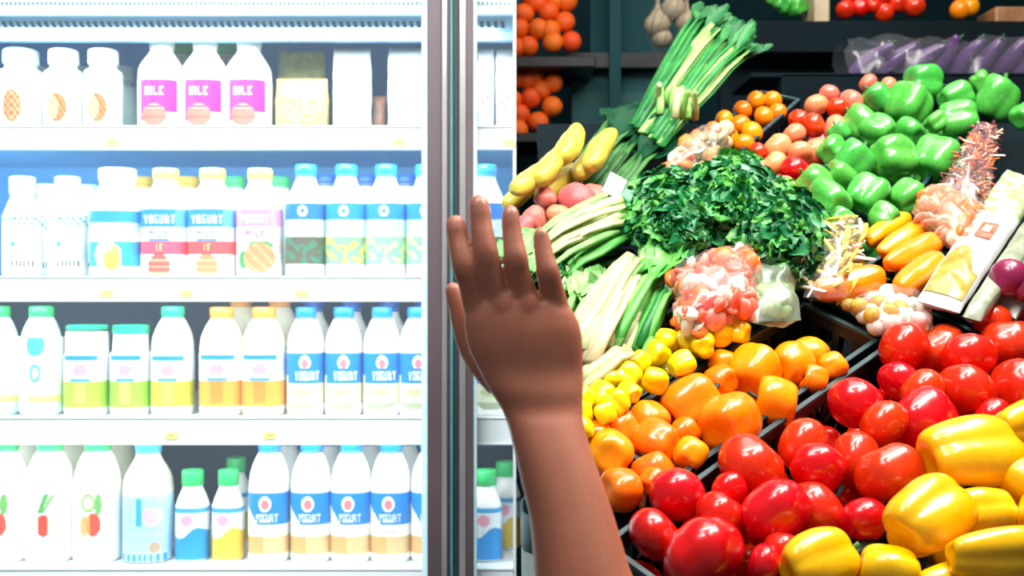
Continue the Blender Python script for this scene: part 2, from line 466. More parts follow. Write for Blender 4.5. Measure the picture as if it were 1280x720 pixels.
def p_gc(a, v):
    if el(a, v, .1, .9, .4, .16): return '#4cc8b4'
    if el(a, v, .1, .52, .26, .13): return '#60c8c0' if not el(a, v, .1, .52, .14, .07) else '#f2c0d0'
    if .12 < v < .22: return '#dfe87a' if a > -.2 else '#eef4c8'
    if v < .12: return '#cdeae0'
    return '#f0f6f4'

def label_mesh(r, n, z0, z1, painter, half=1.25, NA=110, NV=56):
    mb = MB(); cols = []
    for j in range(NV+1):
        row = []
        for i in range(NA+1):
            a = half*(2*i/NA-1); th = -PI/2+a*PI/2*.98
            ca, sa = math.cos(th), math.sin(th); k = (abs(ca)**n+abs(sa)**n)**(-1/n)
            row.append((r*k*ca, r*k*sa, z0+(z1-z0)*j/NV))
        if j == 0: rows = []
        rows.append(row)
    mb.grid(rows, False)
    o = mb.build('label', M_label)
    me = o.data; ca_ = me.color_attributes.new('print', 'FLOAT_COLOR', 'CORNER')
    k = 0
    for p in me.polygons:
        j, i = divmod(p.index, NA)
        a = half*(2*(i+.5)/NA-1); v = (j+.5)/NV
        # position across the label as seen from the front
        c = lin(painter(math.sin(max(-1.5, min(1.5, a*PI/2*.98)))*1.0, v)) if abs(a) < 1.0 else lin(painter(1.05 if a > 0 else -1.05, v))
        for li in p.loop_indices: ca_.data[li].color = (*c, 1)
    return o

PX = 2.50/F                                       # metres per photo pixel at the bottles
def bottle(name, w_, h_, style, cap, painter=None, lv=(.08, .62), body=None, n=2.7, half=1.25, lean=0):
    """w_, h_ in photo pixels at the shelf front; returns an Empty with body, cap and label"""
    r = w_*PX/2; h = h_*PX; body = body or M_bottle
    root = empty(name)
    S = dict(
        milk=[(.86, 0), (.97, .012), (1, .05), (1, .60), (.98, .66), (.90, .715), (.76, .77), (.62, .82), (.53, .86), (.5, .885), (.5, .93)],
        round=[(.86, 0), (.97, .012), (1, .05), (1, .56), (.985, .64), (.93, .72), (.82, .79), (.68, .85), (.56, .885), (.5, .905), (.5, .93)],
        bulge=[(.82, 0), (.94, .015), (.97, .06), (.98, .3), (1, .45), (1, .58), (.95, .68), (.82, .78), (.66, .855), (.55, .89), (.5, .91), (.5, .93)],
        wide=[(.86, 0), (.97, .012), (1, .05), (1, .62), (.97, .67), (.88, .73), (.78, .785), (.70, .83), (.68, .86), (.68, .92)],
        jar=[(.9, 0), (.98, .012), (1, .05), (1, .66), (.97, .69), (.9, .71), (.9, .90)],
        jarb=[(.9, 0), (.98, .012), (1, .05), (1, .88), (.97, .93)],
        small=[(.84, 0), (.96, .015), (1, .06), (1, .58), (.97, .63), (.80, .72), (.66, .78), (.62, .80), (.62, .86)],
        tub=[(.9, 0), (.97, .012), (1, .05), (1, .70), (.98, .74), (.8, .765), (.7, .785), (.7, .86)])[style]
    CP = dict(milk=(.55, .915, 1), round=(.55, .915, 1), bulge=(.54, .90, 1), wide=(.72, .90, 1), jar=(.93, .90, 1), jarb=(.95, .945, 1), small=(.66, .83, 1), tub=(.78, .83, 1))[style]
    prof = []
    nn = n
    mb = MB(); rows = []
    seg = 32
    for (q, z) in S:
        e = nn if z < S[-1][1]*.80 else max(2, nn-(z-S[-1][1]*.8)*6)
        row = []
        for j in range(seg):
            a = 2*PI*(j+.5)/seg; ca, sa = math.cos(a), math.sin(a); k = (abs(ca)**e+abs(sa)**e)**(-1/e)
            row.append((r*q*k*ca, r*q*k*sa, h*z))
        rows.append(row)
    mb.grid(rows, True, 0, True, True)
    b = mb.build('body', body, root, auto=50)
    cr, c0, c1 = CP
    cm = MB(); rows = []
    for q, z in ((.97, c0), (1, c0+.006), (1, c1-.012), (.93, c1), (.0, c1)):
        row = []
        for j in range(48):
            a = 2*PI*j/48; k = 1+(.025 if j % 2 and .0 < q and c0 < z < c1 else 0)
            row.append((r*cr*q*k*math.cos(a), r*cr*q*k*math.sin(a), h*z))
        rows.append(row)
    cm.grid(rows, True, 0, True, False)
    # tamper ring below the cap
    cm.lathe([(r*cr*.98, h*(c0-.022)), (r*cr*1.0, h*(c0-.012)), (r*cr*.97, h*(c0-.004))], 32) if style in ('milk', 'round', 'bulge', 'wide') else None
    c_ = cm.build('cap', M_cap[cap], root, auto=40)
    ch = [b, c_]
    if painter:
        l = label_mesh(r*1.006+.0004, nn, h*lv[0], h*lv[1], painter, half); l.parent = root; ch.append(l)
    kids(root, *ch)
    return root

PROTO = {}
def bproto(key, *a, **k):
    PROTO[key] = [bottle(*a, **k), False]
bproto('pink', 'yogurt_bottle', 55, 120, 'milk', 'white', p_pink, (.06, .55))
bproto('orp', 'yogurt_bottle', 46, 106, 'tub', 'white', p_or, (.06, .62), body=M_pale, n=2.2)
bproto('orp2', 'yogurt_bottle', 54, 106, 'tub', 'pale', p_or2, (.06, .62), body=M_pale, n=2.2)
bproto('teal', 'milk_bottle', 46, 128, 'small', 'pale', p_te, (.06, .62), body=M_pale, n=2.2)
bproto('wide', 'milk_bottle', 62, 138, 'wide', 'white', p_wide, (.04, .63))
bproto('redA', 'yogurt_bottle', 57, 138, 'milk', 'yellow', mk_b('#ef5470', '#e05a4e', True), (.04, .635))
bproto('redB', 'yogurt_bottle', 57, 138, 'milk', 'yellow', mk_b('#f04e52', '#f08a5a', True), (.04, .635))
bproto('purp', 'yogurt_bottle', 55, 138, 'milk', 'yellow', p_c, (.06, .635))
bproto('photoA', 'milk_bottle', 49, 143, 'milk', 'blue', p_d('#3f7a62', '#5a5a48', '#0b72c8'), (.13, .655))
bproto('photoB', 'milk_bottle', 50, 143, 'milk', 'blue', p_d('#cfd96a', '#86a890'), (.13, .655))
bproto('photoC', 'milk_bottle', 50, 143, 'milk', 'blue', p_d('#c8e49a', '#8ec6a4'), (.13, .655))
bproto('gcap', 'milk_bottle', 53, 135, 'bulge', 'green', p_gc, (.04, .72), body=M_pale, n=2.0)
bproto('jarA', 'yogurt_bottle', 52, 112, 'jarb', 'teal', p_e('#a6d63c', '#b8da5e'), (.06, .68))
bproto('jarB', 'yogurt_bottle', 47, 112, 'jar', 'teal', p_e('#9bd840', '#c2de62'), (.06, .68))
bproto('jarG', 'yogurt_bottle', 50, 135, 'round', 'teal', p_e('#c4dc3c', '#d8dc5a'), (.06, .56))
bproto('jarO', 'yogurt_bottle', 53, 134, 'round', 'orange', p_e('#f0a03c', '#e88a34'), (.06, .575), body=M_cream)
bproto('yog', 'yogurt_bottle', 46, 134, 'round', 'blue', p_f, (.06, .58))
bproto('tomA', 'juice_bottle', 58, 152, 'round', 'green', p_tom, (.03, .66), n=2.1)
bproto('tomB', 'juice_bottle', 58, 152, 'round', 'green', p_tom2, (.03, .66), n=2.1)
bproto('lb', 'milk_bottle', 58, 150, 'milk', 'sky', p_lb, (.02, .6), body=M_cream)
bproto('sb', 'yogurt_bottle', 40, 112, 'small', 'green', p_sb('#1490dc'), (.03, .62))
bproto('sy', 'yogurt_bottle', 38, 112, 'small', 'green', p_sb('#e2c23c'), (.03, .62))
bproto('yog4', 'yogurt_bottle', 50, 150, 'round', 'blue', p_g, (.04, .58))
# plain backs for the second row
bproto('bk_y', 'yogurt_bottle', 56, 140, 'milk', 'mustard', None, body=M_cream)
bproto('bk_g', 'milk_bottle', 50, 140, 'milk', 'green', None, body=M_cream)
bproto('bk_b', 'milk_bottle', 48, 141, 'milk', 'darkblue', None)
bproto('bk_o', 'yogurt_bottle', 52, 148, 'round', 'orange', p_e('#d88a30', '#d07a28'), (.06, .56), body=M_cream)
bproto('bk_w', 'yogurt_bottle', 50, 104, 'tub', 'white', None, body=M_pale)
bproto('bk_gr', 'juice_bottle', 56, 162, 'round', 'green', None, body=M_cream)

def place_bottle(key, px, row, label, group, Y=2.50, name=None, cat=None, rz=0):
    P = PROTO[key]
    if not P[1]: o = P[0]; P[1] = True
    else: o = copy_tree(P[0])
    ta = rails[row][0]
    o.location = ((px-640)/F*(Y-.02), Y+.005, zr(ta)-.006); o.rotation_euler = (0, 0, rz)
    tag(o, label, cat or 'bottle', group)
    return o
ordn = ['leftmost', 'second from left', 'third from left', 'fourth from left', 'rightmost']
G1, G2, G3, G4 = ['bottles on the %s fridge shelf' % s for s in ('top', 'second', 'third', 'bottom')]
R = random.uniform
# --- top shelf
place_bottle('orp2', 20, 0, 'short white-lidded bottle with faint orange print at left end of top shelf', G1)
place_bottle('orp', 74, 0, 'short white-lidded bottle with orange fruit print, second on top shelf', G1)
place_bottle('orp', 124, 0, 'short white-lidded bottle with orange print, third on top shelf beside the pink labels', G1)
for k, px in enumerate((40, 96, 143)):
    place_bottle('bk_w', px, 0, 'short white bottle standing behind the %s orange-printed bottle of the top shelf' % ('first', 'second', 'third')[k], G1, Y=2.68)
for k, px in enumerate((198, 253, 308)):
    place_bottle('pink', px, 0, 'white yogurt bottle with magenta label, %s of the three pink ones on top shelf' % ('left', 'middle', 'right')[k], G1)
    if k < 2: place_bottle('bk_g', px+26, 0, 'green-capped bottle behind the %s magenta-label bottle' % ('left', 'middle')[k], G1, Y=2.72)
# --- second shelf
place_bottle('teal', 22, 1, 'small frosted bottle with teal print at left end of second shelf', G2)
place_bottle('teal', 79, 1, 'small frosted bottle with teal print left of the big blue-label bottle', G2)
place_bottle('teal', 55, 1, 'small teal-topped bottle behind the gap between the two teal-print bottles', G2, Y=2.68)
place_bottle('teal', 104, 1, 'small teal-topped bottle half behind the big blue-label bottle', G2, Y=2.70)
place_bottle('wide', 142, 1, 'big white wide-necked bottle with blue label and orange fruit on second shelf', G2)
place_bottle('redA', 203, 1, 'yellow-capped bottle with blue and crimson label beside the wide-necked bottle', G2)
place_bottle('redB', 262, 1, 'yellow-capped bottle with blue and scarlet label, middle of the three yellow caps', G2)
place_bottle('purp', 322, 1, 'yellow-capped bottle with pink-purple label and orange fruit', G2)
place_bottle('bk_y', 172, 1, 'blank-looking bottle behind the wide-necked one on second shelf', G2, Y=2.72)
place_bottle('bk_y', 231, 1, 'mustard-capped bottle behind the crimson-label one', G2, Y=2.72)
place_bottle('bk_g', 290, 1, 'green-capped bottle behind the scarlet-label one', G2, Y=2.72)
place_bottle('bk_g', 347, 1, 'green-capped bottle behind the pink-purple label one', G2, Y=2.72)
for k, (px, key) in enumerate(((380, 'photoA'), (431, 'photoB'), (481, 'photoC'), (532, 'photoC'))):
    place_bottle(key, px, 1, 'blue-capped milk bottle %s on second shelf' % ('with dark green picture', 'with yellow-green picture', 'with pale green picture', 'half hidden by the left door stile')[k], G2)
    place_bottle('bk_b', px+25, 1, 'dark-blue-capped bottle behind the %s blue-capped bottle of second shelf' % ('first', 'second', 'third', 'fourth')[k], G2, Y=2.70)
for k, px in enumerate((604, 649)):
    if px+26 < 640+3: pass
place_bottle('photoA', 607, 1, 'blue-capped milk bottle behind the right glass door on second shelf', G2)
# --- third shelf
place_bottle('gcap', -9, 2, 'frosted bottle cut by the left edge of the photo on third shelf', G3)
place_bottle('gcap', 46, 2, 'round frosted bottle with green cap and teal print on third shelf', G3)
place_bottle('jarA', 104, 2, 'squat wide-lidded bottle with green label, the wider of two', G3)
place_bottle('jarB', 159, 2, 'squat stepped-lid bottle with green label, left of the teal-capped one', G3)
place_bottle('jarG', 212, 2, 'teal-capped bottle with yellow-green label on third shelf', G3)
place_bottle('jarO', 274, 2, 'orange-capped bottle with orange label, left of two', G3)
place_bottle('jarO', 327, 2, 'orange-capped bottle with orange label, right of two', G3)
place_bottle('bk_o', 298, 2, 'orange-capped bottle behind the left orange one', G3, Y=2.70)
place_bottle('bk_o', 347, 2, 'orange-capped bottle behind the right orange one', G3, Y=2.70)
for k, px in enumerate((380, 428, 476, 521)):
    place_bottle('yog', px, 2, 'blue-capped yogurt bottle with pink emblem, %s of four on third shelf' % ('first from left', 'second from left', 'third from left', 'last, against the stile')[k], G3)
    place_bottle('bk_b', px+10, 2, 'dark-blue-capped bottle behind the %s pink-emblem bottle of third shelf' % ('first', 'second', 'third', 'fourth')[k], G3, Y=2.72)
place_bottle('yog', 614, 2, 'blue-capped yogurt bottle behind the raised hand on third shelf', G3)
# --- bottom shelf
place_bottle('tomA', 0, 3, 'green-capped vegetable juice bottle cut by the left edge of the photo', G4)
place_bottle('tomB', 57, 3, 'green-capped juice bottle printed with green stalk and red tomato', G4)
place_bottle('tomA', 117, 3, 'green-capped juice bottle printed with cucumber slice and tomatoes', G4)
for k, px in enumerate((28, 83, 138)):
    place_bottle('bk_gr', px, 3, 'cream bottle behind the %s juice bottle' % ('cut-off', 'tomato', 'cucumber')[k], G4, Y=2.72)
place_bottle('lb', 181, 3, 'sky-blue-capped bottle with pale blue label on bottom shelf', G4)
place_bottle('sb', 237, 3, 'small green-capped bottle with bright blue label', G4)
place_bottle('sy', 282, 3, 'small green-capped bottle with yellow label', G4)
place_bottle('sy', 292, 3, 'small green-capped bottle behind the yellow-label one', G4, Y=2.68)
for k, px in enumerate((334, 387, 437, 487, 538)):
    place_bottle('yog4', px, 3, 'blue-capped yogurt bottle with tan band, %s on bottom shelf' % ('first from left', 'second from left', 'third from left', 'fourth from left', 'fifth, mostly behind the stile')[k], G4)
for k, px in enumerate((358, 410, 461, 508)):
    place_bottle('bk_b', px, 3, 'plain bottle behind the gap right of the %s tan-band bottle' % ('first', 'second', 'third', 'fourth')[k], G4, Y=2.72)
place_bottle('sb', 607, 3, 'small bottle behind the right glass door, nearest the door stile', G4)
place_bottle('sy', 636-4, 3, 'small green-capped bottle behind the right glass door beside the forearm', G4, Y=2.62)

# --- pouches and cartons on the top shelf
def pouch(name, px0, px1, py0, ybot, Y, m, label, row=0, thick=.05, crimp=True, painter=None, seed=1, top=.0, cat='packet'):
    x0 = (px0-640)/F*Y; x1 = (px1-640)/F*Y; z0 = zr(rails[row][0])-.006; z1 = CAMZ+(360-py0)/F*Y
    mb = MB(); rows = []; NZ, NA = 18, 40
    cx = (x0+x1)/2; hw = (x1-x0)/2; h = z1-z0
    for i in range(NZ+1):
        v = i/NZ; t = thick/2*(1-v**4)*.95+.0025; wv = hw*(.94+.05*math.sin(v*PI)); row = []
        for j in range(NA):
            a = 2*PI*j/NA; ca, sa = math.cos(a), math.sin(a); k = (abs(ca)**3+abs(sa)**3)**(-1/3)
            p = Vector((wv*k*ca, t*k*sa, h*v))
            d = noise.noise(p*45+Vector((seed*7, 0, 0)))*.004*(1 if 0 < i < NZ else .2)
            row.append((p.x+d*.4, p.y+d, p.z))
        rows.append(row)
    mb.grid(rows, True, 0, True, True)
    o = mb.build(name, m); o.location = (cx, Y+thick/2, z0); tag(o, label, cat)
    if painter:
        l = label_mesh(hw*.6, 2.6, h*.1, h*.62, painter, .9); l.parent = o; l.name = 'label'
        for v_ in l.data.vertices: v_.co.y = -thick/2*1.03-.002+abs(v_.co.x/(hw*.6))**2*.006
    return o
M_ycart = mat('pale_yellow_wrapper', '#dedc98', '#cfc97e', .4, 30, contrast=(.45, .55))
M_pch = mat('beige_yellow_pouch', '#d8bc80', '#cfa868', .4, 30)
def p_stripe(a, v): return '#e6e4b0' if int((a+2)*9) % 2 else '#cfd08a'
def p_chs(a, v): return '#d88a5a' if (v < .3 and int((a+2)*8) % 2 and a > .1) else ('#dcc488' if noise.noise(Vector((a*4, v*6, 1))) > -.1 else '#c4a868')
pouch('cheese_packet', 345, 405, 62, 157, 2.62, M_ycart, 'tall pale yellow packet behind the crumpled beige pouch on top shelf', seed=2)
pouch('cheese_packet', 340, 408, 95, 157, 2.49, M_pch, 'crumpled beige and yellow pouch in front on top shelf', seed=5, painter=p_chs, thick=.07)
def p_cart(a, v): return '#a8a488' if (v < .75 and noise.noise(Vector((a*5, v*9, 4))) > .1) else '#f2f4f0'
def p_cartp(a, v): return '#e08890' if (v < .75 and noise.noise(Vector((a*7, v*9, 4))) > .12) else '#f6f2f0'
pouch('milk_pouch', 414, 463, 58, 157, 2.50, M_white, 'tall white pouch with grey-green print on top shelf', seed=3, painter=p_cart)
pouch('milk_pouch', 483, 527, 58, 157, 2.50, M_white, 'tall white pouch with faint pink print next to the left door stile', seed=4, painter=p_cartp)
pouch('milk_pouch', 596, 618, 59, 157, 2.50, M_white, 'narrow white pouch with pink print behind the right glass door', seed=8, painter=p_cartp)
pouch('milk_pouch', 619, 643, 59, 157, 2.50, M_white, 'narrow white pouch nearest the right end of the top shelf', seed=9, painter=p_cartp)
pouch('milk_pouch', 462, 482, 118, 157, 2.56, mat('brown_wrapper', '#a86a4a', '#7a6a60', .5, 30), 'small brown packet between the two tall white pouches', seed=10)

# ================================================================ PRODUCE STAND
def bed_matrix(origin, yaw):
    e1 = Vector((1, 0, 0)); e2 = Vector((0, 1, .62)).normalized()
    x = e1*math.cos(yaw)+e2*math.sin(yaw); z = NRM; y = z.cross(x)
    return Matrix.Translation(origin) @ Matrix((x, y, z)).transposed().to_4x4()
def bed_pt(s, r, lift=0):
    return Vector((s, r/KN, CAMZ-.962+.62*r/KN)) + NRM*lift
def to_sr(p): return p.x, p.y*KN
A = math.radians(42.5)
def pq(p, q):            # rotated bed coordinates (p along the crate, q across to the right) -> s, r
    return (p*math.cos(A)+q*math.sin(A), p*math.sin(A)-q*math.cos(A))
stand = tag(empty('produce_stand', (.75, 1.6, 0)), 'dark sloping stand carrying the crates of vegetables', 'stand')
def ST(mb, name, m, **k):
    o = mb.build(name, m, stand, **k); o.location = -Vector((.75, 1.6, 0)); return o
def slab(s0, s1, r0, r1, l0, l1):
    mb = MB(); b = 0
    vs = [bed_pt(s, r, l) for s in (s0, s1) for r in (r0, r1) for l in (l0, l1)]
    mb.v = [tuple(v) for v in vs]
    for q in ((0, 1, 3, 2), (4, 6, 7, 5), (0, 4, 5, 1), (2, 3, 7, 6), (0, 2, 6, 4), (1, 5, 7, 3)):
        mb.f.append(q); mb.m.append(0)
    return mb
ST(slab(.05, 1.9, 1.12, 2.62, -.125, -.105), 'sloping_board', M_board, smooth=False)
zf = bed_pt(0, 1.12, -.125).z
ST(MB().box(.06, 1.88, 1.02, 1.04, 0, zf-.005), 'front_skirt', M_board, smooth=False)
ST(MB().box(.26, .28, 1.04, 2.28, 0, .95), 'side_skirt', M_board, smooth=False)
# upper tier
def tier(x0, x1, y0, y1, z0, z1, name): ST(MB().box(x0, x1, y0, y1, z0, z1), name, M_board, smooth=False, bevel=.003)

def crate(p0, p1, q0, q1, label, yaw=None, rimm=None, name='vegetable_crate', depth=.1, slots=True, open_=None, center=None, size=None, mt=None):
    if center is None:
        s, r = pq((p0+p1)/2, (q0+q1)/2); L = p1-p0; Wd = q1-q0; yw = A
    else:
        s, r = center; L, Wd = size; yw = yaw
    M = bed_matrix(bed_pt(s, r, 0), yw)
    root = empty(name); root.matrix_world = M
    t = .004; d = depth; m = mt or M_black
    mb = MB().box(-L/2, L/2, -Wd/2, Wd/2, -d, -d+t)
    mb.build('base', m, root, smooth=False)
    def wall(nm, horizontal, pos):
        wb = MB()
        ln = L if horizontal else Wd
        def bx(a0, a1, z0, z1, th=t):
            if horizontal: wb.box(a0, a1, pos-th/2, pos+th/2, z0, z1)
            else: wb.box(pos-th/2, pos+th/2, a0, a1, z0, z1)
        bx(-ln/2, ln/2, -d+t, -d*.78); bx(-ln/2, ln/2, -.02, -.002)
        n = max(2, int(ln/.024))
        for i in range(n+1):
            c = -ln/2+ln*i/n; bx(c-.0045, c+.0045, -d*.8, -.018)
        if horizontal: bx(-ln/2, ln/2, -.062, -.052)
        wb.build(nm, m, root, smooth=False)
    wall('side_wall', True, -Wd/2+.003); wall('side_wall', True, Wd/2-.003)
    wall('end_wall', False, -L/2+.003); wall('end_wall', False, L/2-.003)
    rb = MB(); rw = .007
    rb.box(-L/2, L/2, -Wd/2, -Wd/2+rw, -.003, .003); rb.box(-L/2, L/2, Wd/2-rw, Wd/2, -.003, .003)
    rb.box(-L/2, -L/2+rw, -Wd/2, Wd/2, -.003, .003); rb.box(L/2-rw, L/2, -Wd/2, Wd/2, -.003, .003)
    rb.build('rim', rimm or M_rimgreen, root, smooth=False, bevel=.001)
    tag(root, label, 'crate', 'crates on the sloping stand')
    return root
crate(1.14, 1.46, -1.165, -1.061, 'narrow black crate holding the small yellow peppers')
crate(1.09, 1.495, -1.057, -.937, 'black slotted crate holding the orange peppers')
crate(.97, 1.60, -.927, -.760, 'black crate holding the red tomatoes')
crate(.90, 1.44, -.752, -.50, 'black crate holding the big yellow peppers at the lower right')
crate(1.515, 1.80, -1.055, -.955, 'dark green rimmed crate holding the long orange peppers and bags')
crate(1.61, 1.95, -.95, -.80, 'dark rimmed crate holding the white pouch and pale packets')
crate(1.505, 1.66, -1.24, -1.07, 'black crate under the wrapped orange-red vegetables and kale')
A2 = math.radians(57)
def srp(px, py): return to_sr(bed(px, py))
def crate57(p0, p1, q0, q1, label):
    p, q = (p0+p1)/2, (q0+q1)/2
    crate(0, 0, 0, 0, label, center=(p*math.cos(A2)+q*math.sin(A2), p*math.sin(A2)-q*math.cos(A2)), size=(p1-p0, q1-q0), yaw=A2)
crate57(2.0, 2.60, -.755, -.61, 'black crate holding the green bell peppers')
crate57(2.0, 2.45, -.865, -.765, 'black crate holding the peach and red tomatoes')
crate57(2.10, 2.38, -.985, -.905, 'black crate holding the small orange fruit behind the kale')

# ---------------------------------------------------------------- fruit meshes (unit radius)
def fruit_mesh(name, kind, seed, m):
    rnd = random.Random(seed); mb = MB(); rows = []; NU, NV = 36, 20
    lob = {'tomato': rnd.choice([5, 6, 7]), 'beef': 5, 'pepper': rnd.choice([3, 4]), 'mini': 3, 'orange': 4, 'long': 3, 'round': 0, 'squash': 0, 'potato': 0, 'onion': 0, 'egg': 0}[kind]
    amp = {'tomato': .035, 'beef': .09, 'pepper': .13, 'mini': .12, 'orange': .06, 'long': .07, 'round': 0, 'squash': 0, 'potato': 0, 'onion': 0, 'egg': 0}[kind]
    ph = rnd.random()*6
    for i in range(NV+1):
        th = PI*i/NV; v = math.cos(th); s = math.sin(th); row = []
        for j in range(NU):
            a = 2*PI*j/NU
            lb = abs(math.cos(lob*a/2+ph)) if lob else 1
            if kind in ('tomato', 'beef'):
                r = s**.92; z = v*.83
                k = 1-amp*(1-lb)*1.6*(.35+.65*abs(v)); r *= k
                z -= .20*math.exp(-(s/.28)**2)*(1 if v > 0 else -.25)*1
            elif kind in ('pepper', 'orange', 'mini'):
                r = s**.62*(1+.10*v); k = 1-amp*(1-lb)*1.7; r *= k
                z = v*1.05
                z -= .30*math.exp(-(s/.4)**2)*(1 if v > 0 else 0)
                if v < 0: z += .22*math.exp(-(s/.45)**2); z -= .08*lb*s**2*(-v)
                if kind == 'orange': z *= .92
            elif kind == 'long':
                r = s**.55*(.95+.12*v); k = 1-amp*(1-lb)*1.5; r *= k; z = v*2.2
                if v > 0: z -= .15*math.exp(-(s/.4)**2)
            elif kind == 'squash':
                r = s**.6*(.82-.22*v); z = v*2.4
            elif kind == 'egg':
                r = s**.6*(.85-.25*v); z = v*3.0
            elif kind == 'potato':
                r = s**.85; z = v*1.25
            elif kind == 'onion':
                r = s**.9; z = v*.85+(.35*max(0, v)**12)
            else:
                r = s**.97; z = v*.92
            p = Vector((r*math.cos(a), r*math.sin(a), z))
            d = {'tomato': .05, 'beef': .08, 'pepper': .12, 'mini': .14, 'orange': .09, 'long': .10, 'round': .02, 'squash': .08, 'potato': .14, 'onion': .03, 'egg': .06}[kind]
            nz = noise.noise(p*1.1+Vector((seed*5.3, 0, 1)))*d
            p = p*(1+nz)
            if kind in ('long', 'squash', 'egg'):
                p.x += .25*(z/2.4)**2*(1 if seed % 2 else -1)
            row.append(p)
        rows.append(row)
    mb.grid(rows, True)
    return mb.build(name, m)
def stem_mesh(kind, seed, m):
    mb = MB(); z0 = {'pepper': .72, 'orange': .66, 'mini': .72, 'long': 2.0, 'tomato': .62, 'beef': .62, 'squash': 2.3, 'egg': 2.85, 'onion': 1.1}.get(kind, .8)
    if kind in ('tomato', 'beef'):
        mb.lathe([(.16, z0-.02), (.17, z0+.03), (.09, z0+.05), (.05, z0+.02)], 14)
    else:
        mb.tube([(0, 0, z0-.05), (.02, 0, z0+.12), (.08, .02, z0+.32), (.18, .05, z0+.46)], [.17, .09, .08, .1], 10)
        mb.lathe([(.30, z0-.03), (.22, z0+.03), (.1, z0+.06)], 12)
    return mb.build('stem' if kind not in ('tomato', 'beef') else 'stem_scar', m)
POOL = {}
def fruit_pool(key, name, kind, m, stem=None, n=4):
    POOL[key] = []
    for i in range(n):
        o = fruit_mesh(name, kind, i*3+hash_(key), m)
        ch = []
        if stem:
            s = stem_mesh(kind, i, stem); s.parent = o; kids(o, s)
        POOL[key].append([o, False])
def hash_(s): return sum(ord(c)*(i+1) for i, c in enumerate(s)) % 97
fruit_pool('tomato', 'red_tomato', 'tomato', M_red, M_scar)
fruit_pool('beef', 'red_tomato', 'beef', M_red, M_scar, 3)
fruit_pool('yellow', 'yellow_bell_pepper', 'pepper', M_yel, M_stemg)
fruit_pool('mini', 'small_yellow_pepper', 'mini', M_yelsm, None)
fruit_pool('orange', 'orange_pepper', 'orange', M_ora, M_stemd)
fruit_pool('green', 'green_bell_pepper', 'pepper', M_grn, M_stemg)
fruit_pool('peach', 'peach_tomato', 'tomato', M_peach, None)
fruit_pool('mand', 'mandarin', 'round', M_mand, None, 3)
fruit_pool('ofruit', 'orange_fruit', 'round', M_ora, None, 3)
fruit_pool('long', 'long_orange_pepper', 'long', M_ora, M_stemg)
fruit_pool('squash', 'yellow_squash', 'squash', M_sqy, None)
fruit_pool('potato', 'pink_potato', 'potato', M_pot, None)
fruit_pool('egg', 'eggplant', 'egg', M_purple, M_stemg, 2)
fruit_pool('onion', 'red_onion', 'onion', M_onion, None, 2)
CNT = [0]
def put(key, c, r, axis, label, cat, group, stretch=1.0):
    pool = POOL[key]; CNT[0] += 1; e = pool[CNT[0] % len(pool)]
    if not e[1]: o = e[0]; e[1] = True
    else: o = copy_tree(e[0])
    o.matrix_world = Matrix.Translation(c) @ frame(None, axis, Vector((R(-1, 1), R(-1, 1), R(-1, 1)))) @ Matrix.Diagonal((r, r, r*stretch, 1))
    return tag(o, label, cat, group)

NUMW = ['leftmost', 'second from left', 'third from left', 'fourth from left', 'fifth from left', 'sixth from left', 'seventh from left', 'eighth from left', 'ninth from left', 'tenth from left', 'eleventh from left', 'twelfth from left', 'thirteenth from left', 'fourteenth from left']
ROWW = ['top row', 'second row down', 'third row down', 'fourth row down', 'fifth row down', 'sixth row down', 'seventh row down', 'eighth row down', 'ninth row down', 'tenth row down']
def row_labels(items, noun, where):
    """items: list of (px, py); label by row down the photo and rank from the left"""
    n = len(items); rows = max(1, min(10, round(math.sqrt(n))))
    order = sorted(range(n), key=lambda i: items[i][1]); per = math.ceil(n/rows); out = [None]*n
    for k in range(rows):
        ids = sorted(order[k*per:(k+1)*per], key=lambda i: items[i][0])
        for j, i in enumerate(ids):
            pos = 'rightmost' if (j == len(ids)-1 and j > 0) else NUMW[min(j, 13)]
            out[i] = '%s %s, %s, %s' % (noun, where, ROWW[k], pos)
    return out

def relax(P, Rr, anchors, n=50, gap=.9, floor=-.088, ray=.35):
    N = len(P)
    for it in range(n):
        for i in range(N):
            for j in range(i+1, N):
                d = P[i]-P[j]; L = d.length; m_ = (Rr[i]+Rr[j])*gap
                if L < m_:
                    d = d/L if L > 1e-6 else Vector((0, 0, 1)); k = (m_-L)*.5
                    wi = .5 if anchors[i] else 1.4; wj = .5 if anchors[j] else 1.4
                    P[i] += d*k*wi*2/(wi+wj); P[j] -= d*k*wj*2/(wi+wj)
        for i in range(N):
            if anchors[i]:
                px, py = anchors[i]; dr = Vector(((px-640)/F, 1, (360-py)/F)).normalized(); o = P[i]-Vector((0, 0, CAMZ))
                on = dr*o.dot(dr); P[i] = Vector((0, 0, CAMZ))+o.lerp(on, ray)
            lift = (P[i]-bed_pt(0, 0, 0)).dot(NRM)
            if lift < floor+Rr[i]: P[i] += NRM*(floor+Rr[i]-lift)
            if not anchors[i] and lift > -.03: P[i] -= NRM*(lift+.03)*.5
    return P
